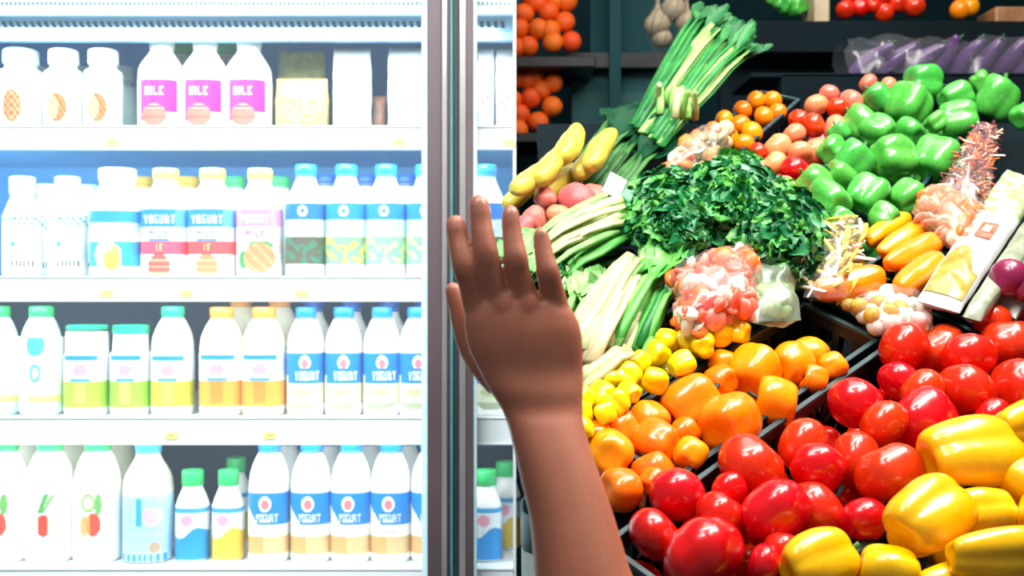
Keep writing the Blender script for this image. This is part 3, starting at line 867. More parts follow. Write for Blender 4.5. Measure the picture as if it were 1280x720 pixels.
def heap(items, fill, key, noun, where, cat, group, lift0=0.0, axisf=None, keyf=None, stretchf=None, rs=.5, gap=.9, floor=-.088):
    P = []; Rr = []; An = []
    for it in items:
        px, py, w_, h_ = it[:4]; c = bed(px, py, lift0); r = math.sqrt(w_*h_)*rs/F*c.y
        P.append(c); Rr.append(r); An.append((px, py))
    for (s, r_, lf, rad) in fill: P.append(bed_pt(s, r_, lf)); Rr.append(rad); An.append(None)
    relax(P, Rr, An, gap=gap, floor=floor)
    lab = row_labels([(i[0], i[1]) for i in items], noun, where)
    for i, (c, r) in enumerate(zip(P, Rr)):
        if An[i]:
            k = keyf(i) if keyf else key; ax = axisf(i) if axisf else None
            if ax is None: ax = (NRM*R(.1, .7)+Vector((R(-1, 1), R(.2, 1), R(-.3, .5)))).normalized()
            st = stretchf(i) if stretchf else R(.94, 1.06)
            put(k, c, r, ax, lab[i], cat, group, st)
        else:
            put(key, c, r, Vector((R(-1, 1), R(-1, 1), R(-1, 1))), '%s mostly buried under the others %s' % (noun, where), cat, group)
def fill_rect(p0, p1, q0, q1, step, lf, rad):
    out = []; k = 0; p = p0
    while p <= p1:
        q = q0+(step/2 if k % 2 else 0)
        while q <= q1:
            s, r = pq(p, q); out.append((s, r, lf+R(-.004, .004), rad*R(.92, 1.05))); q += step
        p += step*.87; k += 1
    return out

RED = [(846, 618, 72, 62), (818, 668, 66, 66), (878, 694, 112, 84), (900, 643, 64, 56), (939, 583, 88, 78), (968, 642, 84, 88), (1018, 640, 80, 74), (1003, 556, 60, 70), (1022, 585, 56, 70),
       (1069, 504, 66, 64), (1070, 575, 72, 70), (1112, 592, 84, 74), (1105, 530, 54, 62), (1157, 528, 90, 80), (1153, 488, 56, 50), (1207, 490, 68, 72), (1124, 476, 50, 50), (1130, 434, 58, 64),
       (1172, 437, 66, 72), (1210, 446, 66, 62), (1262, 430, 72, 70), (1275, 488, 72, 76), (1240, 402, 42, 46), (1268, 380, 52, 54), (1240, 520, 48, 44), (1080, 650, 62, 54), (955, 706, 46, 52), (978, 684, 40, 44), (912, 612, 46, 42), (1195, 560, 40, 40)]
BEEF = {2, 5, 11, 13, 18}
heap(RED, fill_rect(1.0, 1.56, -.90, -.79, .062, -.055, .03), 'tomato', 'red tomato', 'in the red tomato crate', 'tomato', 'red tomatoes', lift0=.012,
     keyf=lambda i: 'beef' if i in BEEF else 'tomato', gap=.80, rs=.55)
ORG = [(864, 508, 66, 76), (911, 528, 70, 70), (943, 465, 62, 62), (970, 502, 64, 54), (988, 455, 52, 50), (1012, 446, 52, 44), (1040, 458, 36, 32), (1018, 474, 36, 32), (812, 526, 46, 46), (822, 553, 52, 54),
       (777, 540, 50, 48), (762, 568, 58, 56), (775, 612, 54, 50), (818, 590, 56, 44), (862, 568, 44, 38), (902, 477, 40, 40), (905, 455, 36, 34), (815, 602, 32, 30), (856, 540, 34, 34), (745, 545, 40, 40)]
heap(ORG, fill_rect(1.12, 1.46, -1.03, -.96, .055, -.055, .027), 'orange', 'orange pepper', 'in the orange pepper crate', 'pepper', 'orange peppers', lift0=.005, gap=.78, rs=.55)
# big yellow peppers: (px, py, width, length, image angle of the long axis, lift)
YEL = [(1214, 570, 92, 130, 8, .05), (1285, 600, 80, 90, -30, .05), (1160, 648, 92, 120, 35, .05), (1226, 640, 60, 90, 5, .035), (1245, 690, 66, 130, 3, .065), (1022, 702, 78, 104, 20, .03), (1110, 716, 74, 80, -10, .03),
       (1278, 530, 60, 80, 20, .03), (1190, 735, 60, 90, 10, .03), (1300, 645, 60, 80, 60, .03)]
def yel():
    P = []; Rr = []
    for (px, py, w_, L, a, lf) in YEL:
        c = bed(px, py, lf); r = math.sqrt(w_*L)*.5/F*c.y; P.append(c); Rr.append(r)
    An = [(y[0], y[1]) for y in YEL]
    extra = fill_rect(.98, 1.36, -.70, -.54, .085, -.045, .04)
    for (s, r_, lf, rad) in extra: P.append(bed_pt(s, r_, lf)); Rr.append(rad); An.append(None)
    relax(P, Rr, An, gap=.80)
    lab = ['big yellow pepper lying across the top of the pile at the right edge', 'yellow pepper cut by the right edge of the photo, middle one', 'big yellow pepper with bulging lobe beside the crate rim', 'yellow pepper wedged between the two big ones at lower right',
           'smooth long yellow pepper in the lower right corner', 'yellow pepper with two lobes in front of the red tomatoes at the bottom edge', 'yellow pepper at the bottom edge just below the crate rim', 'yellow pepper at the right edge under the red tomatoes',
           'yellow pepper cut by the bottom edge in the yellow pepper crate', 'yellow pepper cut by right edge beside the corner one']
    for i, (c, r) in enumerate(zip(P, Rr)):
        if i < len(YEL):
            px, py, w_, L, a, lf = YEL[i]; ax = dir_on_bed(px, py, a)
            rr = w_*.5/F*c.y*1.03
            put('yellow', c, rr, ax, lab[i], 'pepper', 'big yellow peppers', L/w_*.98)
        else: put('yellow', c, r, Vector((R(-1, 1), R(-1, 1), R(-1, 1))), 'yellow pepper mostly buried under the others in the yellow pepper crate', 'pepper', 'big yellow peppers')
yel()
# small yellow peppers
MIN = []
rnd = random.Random(5)
tries = 0
while len(MIN) < 75 and tries < 20000:
    tries += 1; px = rnd.uniform(722, 936); py = rnd.uniform(408, 545)
    lo = 540-.62*(px-735)-9; hi = 499-.9*(px-727) if px < 760 else (469-.66*(px-760) if px < 830 else 423-.1*(px-830))
    hi = max(hi, 413)
    if not (hi < py < lo): continue
    w_ = rnd.uniform(27, 35)
    if all((px-a)**2+((py-b)*1.1)**2 > (.68*(w_+c)/2)**2 for a, b, c, d in MIN): MIN.append((px, py, w_, w_*.95))
heap(MIN, fill_rect(1.17, 1.44, -1.14, -1.08, .035, -.045, .017), 'mini', 'small yellow pepper', 'in the heap beside the orange peppers', 'pepper', 'small yellow peppers', lift0=.03, gap=.70, rs=.54)
GRN = [(1153, 102, 50, 42), (1098, 123, 38, 36), (1135, 131, 62, 46), (1194, 121, 38, 36), (1226, 102, 28, 26), (1244, 124, 54, 50), (1199, 150, 46, 50), (1076, 153, 42, 40), (1098, 164, 42, 40), (1137, 164, 36, 34),
       (1170, 153, 26, 26), (1050, 165, 26, 26), (1115, 198, 60, 54), (1066, 202, 48, 48), (1040, 188, 34, 38), (1170, 198, 52, 54), (1018, 228, 40, 42), (1036, 250, 52, 48), (1084, 245, 52, 48), (1050, 220, 38, 34),
       (1134, 247, 44, 42), (1106, 272, 42, 32), (1018, 279, 36, 30), (1052, 275, 34, 26), (1020, 302, 26, 24), (1278, 145, 34, 32)]
heap(GRN, [(srp(x, y)[0], srp(x, y)[1], -.05, .032) for (x, y) in ((1070, 180), (1100, 215), (1140, 180), (1150, 220), (1060, 240), (1175, 150), (1210, 120), (1120, 150), (1085, 275), (1150, 130), (1190, 170))],
     'green', 'green bell pepper', 'in the heap of green peppers', 'pepper', 'green bell peppers', lift0=.02, gap=.78, rs=.54)
PEA = [(1020, 132, 30, 28), (1018, 157, 32, 30), (1047, 135, 26, 26), (1064, 128, 32, 30), (1042, 160, 32, 32), (993, 168, 30, 26), (972, 184, 38, 32), (998, 150, 28, 24), (1020, 190, 34, 34), (968, 205, 36, 30), (945, 212, 34, 28),
       (993, 212, 38, 34), (978, 238, 38, 34), (1000, 250, 34, 30), (948, 190, 26, 22), (1110, 108, 24, 22), (1000, 190, 30, 28), (968, 255, 30, 28), (1036, 118, 26, 22), (1085, 104, 24, 22)]
heap(PEA, [(srp(x, y)[0], srp(x, y)[1], -.045, .026) for (x, y) in ((1000, 175), (985, 200), (1010, 215), (975, 220), (1030, 150), (1050, 140))],
     'peach', 'peach-red tomato', 'left of the green peppers', 'tomato', 'peach tomatoes', lift0=.01, gap=.78, rs=.54, keyf=lambda i: 'tomato' if i in (1, 2, 7, 11, 14) else 'peach')
OFR = [(965, 126, 26, 24), (945, 126, 26, 24), (928, 138, 26, 24), (955, 146, 28, 26), (925, 156, 28, 26), (905, 150, 26, 24), (940, 166, 30, 28), (910, 172, 28, 26), (930, 180, 28, 26), (972, 140, 24, 22), (885, 185, 28, 24), (860, 200, 28, 24), (838, 212, 26, 22), (865, 214, 26, 22), (805, 230, 20, 18), (822, 236, 18, 16)]
heap(OFR, [], 'ofruit', 'small orange fruit', 'in the crate behind the kale', 'fruit', 'small orange fruit', lift0=.0, gap=.86)
# mandarins in two trays behind the fridge
MAN = [(655, 17), (672, 4), (686, 14), (697, 0), (706, 27), (649, 36), (673, 36), (688, 38), (660, 58), (691, 53), (714, 52), (646, 60), (709, 2), (663, -6)]
MAN2 = [(650, 98), (667, 95), (691, 104), (664, 122), (690, 133), (650, 142), (673, 152), (648, 162), (676, 112), (660, 100), (640, 125)]
for grp, lst, tl in (('upper mandarin tray', MAN, 'upper'), ('lower mandarin tray', MAN2, 'lower')):
    lb = row_labels(lst, 'mandarin', 'in the %s tray beyond the fridge' % tl)
    for (px, py), l in zip(lst, lb):
        c = at(px, py, 3.42+R(-.01, .01)+(70-py if tl == 'upper' else 165-py)*.0006); r = 13.2/F*3.42
        put('mand', c, r, Vector((R(-1, 1), R(-1, 1), R(.2, 1))), l, 'fruit', 'mandarins in the '+grp)
rack = tag(empty('storage_rack', (.3, 3.6, 0)), 'dark storage rack of trays and posts beyond the fridge', 'rack')
def RK(mb, name, m, **k):
    o = mb.build(name, m, rack, **k); o.location = -Vector((.3, 3.6, 0)); return o
M_tealp = mat('dark_teal_panel', '#1f444a', '#244a50', .8, 3, spec=.1)
M_tealp2 = mat('grey_teal_panel', '#3a6266', '#406a6c', .8, 3, spec=.1)
def pbox(a, b, c, d, Y, T=.02):
    p = at(a, c, Y); q = at(b, d, Y); return MB().box(p.x, q.x, Y, Y+T, q.z, p.z)
for (y0, y1) in ((70, 84), (166, 178)):
    RK(pbox(645, 745, y0, y1, 3.36, .34), 'tray', M_black, smooth=False, bevel=.004)
RK(pbox(762, 776, -60, 500, 3.5, .04), 'post', M_tealp, smooth=False); RK(pbox(640, 650, -60, 500, 3.72, .04), 'post', M_tealp, smooth=False)
RK(pbox(738, 860, -40, 66, 3.6), 'panel', M_tealp, smooth=False); RK(pbox(715, 860, 84, 230, 3.6), 'panel', M_tealp2, smooth=False)
RK(pbox(700, 870, 66, 84, 3.52, .1), 'shelf', M_black, smooth=False)
# long yellow squash
SQ = [(716, 176, 34, 95, 62), (752, 182, 32, 110, 55), (738, 200, 30, 100, 50), (690, 205, 32, 90, 55), (666, 222, 30, 90, 40), (700, 228, 30, 100, 42), (655, 240, 26, 80, 40), (720, 222, 26, 90, 48)]
def longs(lst, key, labs, cat, group, lf, div, rsc=1.0):
    for i, (px, py, w_, L, a) in enumerate(lst):
        c = bed(px, py, lf[i] if hasattr(lf, '__len__') else lf)
        put(key, c, w_*.5/F*c.y*rsc, dir_on_bed(px, py, a), labs[i], cat, group, L/w_/div)
lsq = row_labels([(s[0], s[1]) for s in SQ], 'pale yellow squash', 'beside the mandarins')
longs(SQ, 'squash', lsq, 'squash', 'yellow squash', [.06, .05, .02, .05, .04, .0, .0, -.03], 2.4, 1.05)
LO = [(1108, 288, 28, 80, 30), (1127, 302, 28, 88, 32), (1140, 318, 32, 94, 28), (1147, 345, 36, 94, 38), (1062, 357, 38, 92, 12), (1090, 375, 26, 60, 15)]
longs(LO, 'long', ['long orange pepper at the top of the five, touching the green peppers', 'long orange pepper second from the top, crossing the first', 'long orange pepper in the middle of the pile', 'long orange pepper lowest right, against the white pouch',
                   'long orange pepper lowest left, next to the pale bag', 'long orange pepper half hidden below the lowest left one'], 'pepper', 'long orange peppers', [.01, .03, .04, .04, .03, -.02], 2.2, 1.14)
# potatoes / shallots
PT = [(722, 250, 44, 40), (742, 246, 30, 34), (682, 248, 28, 28), (668, 275, 34, 28), (700, 272, 34, 28), (655, 285, 28, 26)]
heap(PT, [], 'potato', 'pink-red potato', 'below the yellow squash', 'potato', 'pink potatoes', lift0=.01)
for i, (px, py, w_) in enumerate(((1262, 347, 50), (1290, 352, 50))):
    c = bed(px, py, .06); put('onion', c, w_*.5/F*c.y, Vector((-.6, -.3, -.5)), ('red onion above the red tomatoes at the right edge', 'red onion cut by the right edge above the tomatoes')[i], 'onion', 'red onions')

# ---------------------------------------------------------------- leafy things
def leaf(mb, base, d, nrm, L, Wd, ruf=.2, seed=0, mi=0, nu=8, nv=6, curl=.3, tip=.75):
    d = d.normalized(); sd = d.cross(nrm).normalized(); up = sd.cross(d).normalized(); rows = []
    for i in range(nu+1):
        u = i/nu; wv = Wd*(math.sin(PI*min(1, u*tip+.06))**.8)*(1 if u < .999 else .25); row = []
        for j in range(nv+1):
            v = 2*j/nv-1
            p = base+d*(L*u)+sd*(wv*v)+up*(-curl*L*u*u+Wd*.35*v*v)
            e = abs(v)**1.5*u**.3
            p += up*(math.sin(u*15+v*3+seed)*ruf*Wd*e)+sd*(math.cos(u*17+seed*2)*ruf*.5*Wd*e*(1 if v > 0 else -1))
            row.append(p)
        rows.append(row)
    mb.grid(rows, False, mi)
def kale(px0, px1, py0, py1, label, n, seed, stems=True):
    rd = random.Random(seed); cx, cy = (px0+px1)/2, (py0+py1)/2
    c = bed(cx, cy, .0); root = empty('kale_bunch', c); mb = MB(); sb = MB()
    for k in range(n):
        a = rd.uniform(0, 2*PI); q = math.sqrt(rd.random())
        px = cx+(px1-px0)/2*q*math.cos(a); py = cy+(py1-py0)/2*q*math.sin(a)
        dome = math.sqrt(max(0, 1-q*q))
        b = bed(px, py, .0+.085*dome)-c
        d = Vector((math.cos(a)*.9, -math.sin(a)*.35+rd.uniform(-.6, .3), -math.sin(a)*.6+rd.uniform(-.2, .9)))+Vector((rd.uniform(-.6, .6),)*1+(0, rd.uniform(-.3, .5)))
        nn = (NRM+Vector((rd.uniform(-.8, .8), rd.uniform(-.9, .2), rd.uniform(-.6, .6)))).normalized()
        L = rd.uniform(.018, .034)
        leaf(mb, b, d, nn, L, L*rd.uniform(.36, .52), .5, rd.random()*9, rd.choice([0, 0, 0, 0, 1, 1, 2]), 14, 7, rd.uniform(-.1, .9))
    for k in range(14):
        a = rd.uniform(0, 6.28); px = cx+(px1-px0)*.38*math.cos(a); py = cy+(py1-py0)*.38*math.sin(a)
        p = bed(px, py, .05)-c; q = bed(cx-(cx-800)*.25, py1-4, -.03)-c
        sb.tube([q, q.lerp(p, .5)+NRM*.01, p], [.0025, .002, .0015], 6)
    mb.build('leaves', [M_leafd, M_leafm, mat('kale_light_leaf', '#3a9858', '#74b886', .45, 22)], root); sb.build('stems', M_stemg, root)
    # dark core of the bunch
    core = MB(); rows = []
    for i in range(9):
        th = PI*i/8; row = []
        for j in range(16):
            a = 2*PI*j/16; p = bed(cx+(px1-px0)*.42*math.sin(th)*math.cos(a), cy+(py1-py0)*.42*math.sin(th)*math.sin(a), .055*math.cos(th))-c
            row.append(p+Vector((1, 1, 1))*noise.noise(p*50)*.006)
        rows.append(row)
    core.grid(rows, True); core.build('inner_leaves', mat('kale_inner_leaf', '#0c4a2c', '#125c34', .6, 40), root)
    tag(root, label, 'kale', 'bunches of curly kale')
kale(795, 895, 225, 320, 'bunch of dark curly kale, leftmost, above the pale stalks', 430, 1)
kale(870, 960, 205, 300, 'bunch of dark curly kale, middle, above the wrapped orange vegetables', 430, 2)
kale(925, 1015, 240, 350, 'bunch of dark curly kale, rightmost, beside the peach tomatoes', 430, 3)

def bunch(name, pxa, pya, pxb, pyb, spread_a, spread_b, n, rad, mats, label, cat, lf=(.0, .02), leafy=0, lm=None, seed=1, flat=.6, leafL=.08, leafW=.02, ruf=.35):
    """stalks running from (pxa,pya) (root end) to (pxb,pyb) (leaf end) with fanning"""
    rd = random.Random(seed); a0 = bed(pxa, pya, lf[0]); root = empty(name, a0); mb = MB(); lb = MB()
    dv = Vector((pxb-pxa, pyb-pya, 0)); pv = Vector((-dv.y, dv.x, 0)).normalized()
    dn = dv.normalized()
    for k in range(n):
        jt = rd.uniform(-7, 7); t = rd.uniform(-1, 1); la = lf[0]+rd.uniform(-.012, .012); l2 = lf[1]+rd.uniform(-.02, .02)
        pa = bed(pxa+pv.x*spread_a*t+dn.x*jt, pya+pv.y*spread_a*t+dn.y*jt, la)-a0
        t2 = t+rd.uniform(-.25, .25)
        pb = bed(pxb+pv.x*spread_b*t2, pyb+pv.y*spread_b*t2, l2)-a0
        mid = pa.lerp(pb, .5)+NRM*rd.uniform(.0, .02)
        q1 = pa.lerp(mid, .5)+NRM*.004; q2 = mid.lerp(pb, .5)+NRM*.006
        mb.tube([pa, q1, mid, q2, pb], [rad*1.2, rad*1.1, rad, rad*.8, rad*.5], 8, rd.randrange(len(mats)), flat, NRM)
        if leafy and rd.random() < leafy:
            d = (pb-mid).normalized()
            leaf(lb, pb-d*leafL*.35, d+Vector((rd.uniform(-.3, .3), 0, rd.uniform(-.2, .2))), NRM, leafL*rd.uniform(.7, 1.2), leafW*rd.uniform(.7, 1.2), ruf, rd.random()*9, rd.randrange(len(lm)), 10, 6, rd.uniform(-.1, .3))
    mb.build('stalks', mats, root)
    if leafy: lb.build('leaves', lm, root)
    tag(root, label, cat); return root
LM = [M_leafm, M_leafl, M_leafd]
# leek / spring onion bunch, upper middle
bunch('leek_bunch', 812, 165, 905, 40, 24, 38, 120, .0055, [M_leekl, M_leek, M_leek, M_leek], 'big bunch of leeks standing with dark green blades up and pale roots down', 'leeks', (.02, .10), 1, [M_leek, mat('leek_dark_blade', '#0f5c30', '#1a7038', .5, 25)], 3, .5, .075, .010, .08)
bunch('leek_bunch', 846, 142, 850, 112, 26, 24, 11, .006, [M_stalk, M_leekl, M_leekl], 'pale cut root ends of the leeks in front of their blades', 'leeks', (.05, .09), 0, None, 4, .9)
# dark leafy greens under the leeks
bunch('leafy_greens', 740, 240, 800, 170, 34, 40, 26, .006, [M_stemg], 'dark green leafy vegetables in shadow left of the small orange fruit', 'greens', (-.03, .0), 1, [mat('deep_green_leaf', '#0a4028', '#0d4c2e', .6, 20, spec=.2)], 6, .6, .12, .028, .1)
# chinese-leaf / celery heads
bunch('celery_head', 790, 262, 672, 318, 26, 22, 40, .0065, [M_stalk, M_leafl, mat('celery_green_stalk', '#8fb060', '#b0c880', .45, 30)], 'pale celery head lying left of the kale, stalks running to the lower left', 'celery', (.03, .02), .8, [M_leafm, M_leafl], 7, .6, .07, .018)
bunch('celery_head', 782, 290, 700, 335, 12, 14, 18, .007, [M_leafm, M_leafl], 'green celery leaves along the lower side of the pale celery head', 'celery', (.02, .0), 1, [M_leafm, M_leafd], 8, .6, .07, .02)
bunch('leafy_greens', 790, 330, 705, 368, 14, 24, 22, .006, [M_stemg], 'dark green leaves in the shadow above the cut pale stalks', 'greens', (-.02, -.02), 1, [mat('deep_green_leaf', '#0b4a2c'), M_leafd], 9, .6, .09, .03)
bunch('bok_choy', 724, 438, 795, 322, 22, 12, 16, .008, [M_stalk, mat('tan_stalk', '#d2b888', '#dccba4', .45, 18), M_stalk], 'bundle of pale cream stalks slanting up beside the little finger side of the hand', 'stalks', (.03, .05), 0, None, 10, .6)
bunch('bok_choy', 765, 435, 822, 335, 22, 16, 20, .007, [M_leafl, M_leafm, M_stalk], 'light green leafy stalks right of the cream stalks', 'stalks', (.01, .04), .9, [M_leafl, M_leafm], 11, .6, .09, .022)
bunch('spring_onion_bunch', 795, 438, 832, 360, 12, 12, 14, .005, [M_leek, M_leafm], 'dark green onion stalks against the wrapped orange vegetables', 'spring onions', (.01, .03), 0, None, 12, .8)
bunch('lettuce_head', 715, 420, 740, 372, 16, 20, 24, .006, [M_leafl], 'pale green lettuce leaves between the hand and the cream stalks', 'lettuce', (-.01, .01), 1, [M_leafl, mat('pale_lettuce_leaf', '#c4e4b0', '#9fd08c', .5, 20)], 13, .6, .06, .03)
bunch('root_bunch', 724, 486, 790, 440, 14, 12, 9, .0065, [M_stalk, mat('tan_stalk', '#e8cfa4')], 'cream root sticks at the left end of the small yellow peppers', 'roots', (.02, .03), 0, None, 14, .8)

# ---------------------------------------------------------------- bags and packets
def pack(name, corners, thick, m, label, cat, lf=.03, seed=1, crump=.004, nu=20, nv=16, parent=None, power=.5, group=None):
    """pillow laid on the bed: corners = 4 photo points clockwise from top-left; real thickness"""
    c0 = bed(sum(c[0] for c in corners)/4, sum(c[1] for c in corners)/4, lf)
    P = [bed(x, y, lf)-c0 for x, y in corners]; mb = MB(); 
    def surf(sgn):
        rows = []
        for i in range(nu+1):
            u = i/nu; row = []
            for j in range(nv+1):
                v = j/nv; p = (P[0].lerp(P[1], u)).lerp(P[3].lerp(P[2], u), v)
                e = (max(0, 4*u*(1-u))**power)*(max(0, 4*v*(1-v))**power)
                p = p+NRM*sgn*(thick/2*e+.0004)
                p += NRM*noise.noise(p*55+Vector((seed*3.1, 0, 0)))*crump*(.3+e)+Vector((1, 0, 0))*noise.noise(p*30+Vector((0, seed, 0)))*crump
                row.append(p)
            rows.append(row)
        return rows
    mb.grid(surf(1), False); mb.grid(surf(-1), False)
    o = mb.build(name, m, parent)
    if parent is None: o.location = c0; tag(o, label, cat, group)
    return o, c0, P
def pieces(name, corners, lf, n, mats, label, cat, rad=(.004, .008), seed=1, thick=.02, shape='strip', power=.4):
    rd = random.Random(seed); c0 = bed(sum(c[0] for c in corners)/4, sum(c[1] for c in corners)/4, lf)
    P = [bed(x, y, lf)-c0 for x, y in corners]; mb = MB()
    for k in range(n):
        u, v = rd.uniform(.04, .96), rd.uniform(.04, .96); p = (P[0].lerp(P[1], u)).lerp(P[3].lerp(P[2], u), v)
        e = (4*u*(1-u)*4*v*(1-v))**power
        p += NRM*rd.uniform(-.5, 1)*thick*e*.48
        d = Vector((rd.uniform(-1, 1), rd.uniform(-1, 1), rd.uniform(-.4, 1))).normalized(); r = rd.uniform(*rad)
        if shape == 'strip':
            L = r*rd.uniform(1.6, 3); b = d.cross(NRM).normalized()
            mb.tube([p-d*L, p+b*r*.3, p+d*L], [r*.35, r*.5, r*.3], 6, rd.randrange(len(mats)), .5, NRM)
        else:
            rows = []
            M = frame(None, d)
            for i in range(6):
                th = PI*i/5; rows.append([p+M @ Vector((r*math.sin(th)*math.cos(2*PI*j/9), r*math.sin(th)*math.sin(2*PI*j/9), r*(.45 if shape == 'slice' else 1)*math.cos(th))) for j in range(9)])
            mb.grid(rows, True, rd.randrange(len(mats)))
    o = mb.build(name, mats); o.location = c0; tag(o, label, cat, None, 'stuff'); return o
Mc = mat('carrot_orange', '#f2661e', '#f78a3c', .4, 40); Mp = mat('cabbage_purple', '#7c2a44', '#94405a', .4, 40); Mw = mat('vegetable_cream', '#eadcc8', '#f4eee0', .4, 40)
Mr = mat('salmon_vegetable', '#f0593a', '#f6806a', .35, 40); Mcoral = mat('coral_vegetable', '#f08a70', '#f6b0a0', .35, 40); Myl = mat('pale_yellow_vegetable', '#d8c050', '#c8ac3c', .4, 40)
Mgp = mat('pale_green_vegetable', '#7aa85a', '#a4c47c', .4, 40); Mbr = mat('brown_speck', '#5c3a34', '#784a40', .5, 40)
# shredded mix in a clear pointed bag
cs = [(1222, 155), (1248, 160), (1234, 262), (1166, 246)]
pack('clear_bag', cs, .055, M_film, 'clear pointed bag around the shredded carrot and cabbage mix', 'bag', .055, 1, .006)
pieces('shredded_vegetables', cs, .055, 420, [Mc, Mc, Mp, Mw, Mbr, Mr], 'shredded carrot and purple cabbage mix in the pointed bag', 'vegetables', (.003, .006), 2, .045)
cs = [(1160, 235), (1228, 258), (1208, 318), (1136, 266)]
pack('clear_bag', cs, .06, M_foggy, 'foggy bag of sliced carrots just above the long orange peppers', 'bag', .055, 3, .006)
pieces('sliced_carrots', cs, .055, 90, [Mc, Mcoral, Mw, Mcoral], 'sliced carrots inside the foggy bag', 'vegetables', (.007, .012), 3, .045, 'slice')
# wrapped orange-red vegetables
cs = [(838, 345), (942, 318), (946, 392), (850, 424)]
pieces('cut_vegetables', cs, .05, 210, [Mr, Mcoral, Mw, Mc, Mcoral, Mr], 'cut orange-red and cream vegetables in the wrapped tray', 'vegetables', (.009, .017), 5, .07, 'slice', .25)
pack('wrapped_tray', cs, .085, M_film, 'clear film wrapped around the cut orange-red vegetables', 'wrapping', .05, 6, .005, power=.25)
cs = [(888, 330), (946, 300), (1000, 345), (946, 352)]
pack('clear_bag', [(925, 303), (990, 340), (1000, 400), (940, 404)], .06, M_milky, 'milky green-tinged bag right of the wrapped orange-red vegetables', 'bag', .05, 7, .008)
pieces('pale_cabbage_pieces', [(935, 315), (985, 345), (992, 392), (942, 396)], .045, 70, [Mgp, Mgp, Mgp, M_stalk], 'pale green cabbage inside the milky bag', 'vegetables', (.008, .014), 7, .03, 'slice')
# mushrooms bag upper middle
cs = [(862, 168), (918, 160), (900, 205), (826, 218)]
pieces('sliced_mushrooms', cs, .04, 60, [mat('mushroom_tan', '#d8b88a', '#ecd8b4', .5, 40), Mw, mat('mushroom_brown', '#8a6a3c', '#b08c50', .5, 40), Mc], 'tan sliced vegetables in a clear bag behind the kale', 'vegetables', (.009, .016), 9, .04, 'slice')
pack('clear_bag', cs, .06, M_film, 'clear bag of tan slices lying on the small orange fruit', 'bag', .045, 9, .006)
# pale yellow bean bag left of the long peppers
cs = [(1048, 272), (1082, 285), (1060, 372), (1002, 372)]
pieces('yellow_beans', cs, .03, 90, [Myl, Mw, Myl, mat('bean_yellow', '#e8d468', '#d8c048', .4, 40)], 'yellow and cream beans in the bag left of the long orange peppers', 'vegetables', (.006, .011), 11, .05)
pack('clear_bag', cs, .065, M_film, 'clear bag of yellow and cream beans in front of the green peppers', 'bag', .035, 11, .006)
cs = [(1052, 378), (1150, 365), (1165, 412), (1100, 412)]
pieces('baby_potatoes', cs, .02, 46, [Mw, mat('mustard_skin', '#d8a838', '#c89830', .4, 30), mat('pinkish_cream', '#ead0c8', '#d8b8b0', .4, 30)], 'mustard and cream roots in the low bag by the crate rim', 'vegetables', (.009, .014), 12, .04, 'ball')
pack('clear_bag', cs, .06, M_film, 'low clear bag of mustard and cream roots behind the dark green rim', 'bag', .025, 12, .006)
# white pouch with red emblem
def flatpack(name, corners, thick, m, label, cat, lf, seed):
    return pack(name, corners, thick, m, label, cat, lf, seed, .002, 24, 24, None, .22)
o, c0, P = flatpack('printed_pouch', [(1222, 263), (1275, 276), (1200, 392), (1144, 376)], .03, mat('white_pouch_paper', '#d0d0d0', '#c6c6ca', .4, 14), 'white pouch with a small red emblem and a yellow-green window', 'pouch', .05, 13)
def onpouch(u0, u1, v0, v1, lift, fn=None, nu=12, nv=12):
    mb = MB(); rows = []
    for i in range(nu+1):
        row = []
        for j in range(nv+1):
            u = u0+(u1-u0)*i/nu; v = v0+(v1-v0)*j/nv
            if fn: u, v = fn(u, v, i/nu, j/nv)
            p = (P[0].lerp(P[1], u)).lerp(P[3].lerp(P[2], u), v); e = ((4*u*(1-u))**.22)*((4*v*(1-v))**.22)
            p = p+NRM*(.015*e+.0004); p = p+NRM*noise.noise(p*55+Vector((40.3, 0, 0)))*.002*(.3+e)
            row.append(p+NRM*lift)
        rows.append(row)
    mb.grid(rows, False); return mb
onpouch(.08, .93, .60, .95, .0012, lambda u, v, a, b: (u, v-(1-b)*.12*math.sin(a*5))).build('window', mat('yellow_green_contents', '#8f801c', '#a89a3c', .3, 60, coat=.4), o)
onpouch(.35, .72, .20, .38, .0016).build('emblem', mat('emblem_red', '#e8482c', '#f07050', .4, 200), o)
onpouch(.45, .62, .24, .32, .0024).build('emblem_centre', mat('emblem_pale', '#f6cfc0', '#f4b8a4', .4, 200), o)
flatpack('vegetable_packet', [(1256, 215), (1300, 235), (1270, 285), (1224, 262)], .03, mat('pale_green_pack', '#94b070', '#c0ccb0', .35, 60, coat=.5, contrast=(.42, .58)), 'pale green speckled packet above the white pouch', 'packet', .05, 14)
flatpack('vegetable_packet', [(1282, 275), (1310, 290), (1226, 402), (1202, 396)], .03, mat('grey_green_pack', '#a0a898', '#80886c', .35, 40, coat=.4), 'grey-green long packet right of the white pouch', 'packet', .045, 15)
flatpack('vegetable_packet', [(1300, 300), (1330, 320), (1270, 400), (1245, 380)], .03, mat('white_green_pack', '#e0e4dc', '#cdd6c4', .35, 40, coat=.4), 'pale packet at the right edge above the red onion', 'packet', .02, 16)
# small white sign
p = bed(768, 232, .06)
sg = MB().box(-.014, .014, -.001, .001, -.017, .017).box(-.002, .002, .001, .003, -.06, .0, 1).build('price_card', [mat('grey_white_card', '#c9d0d4', '#bcc4c9', .5), M_stemd], smooth=False)
sg.location = p; sg.rotation_euler = (-.3, math.radians(28), .1); tag(sg, 'small blank white price card among the dark greens', 'card')

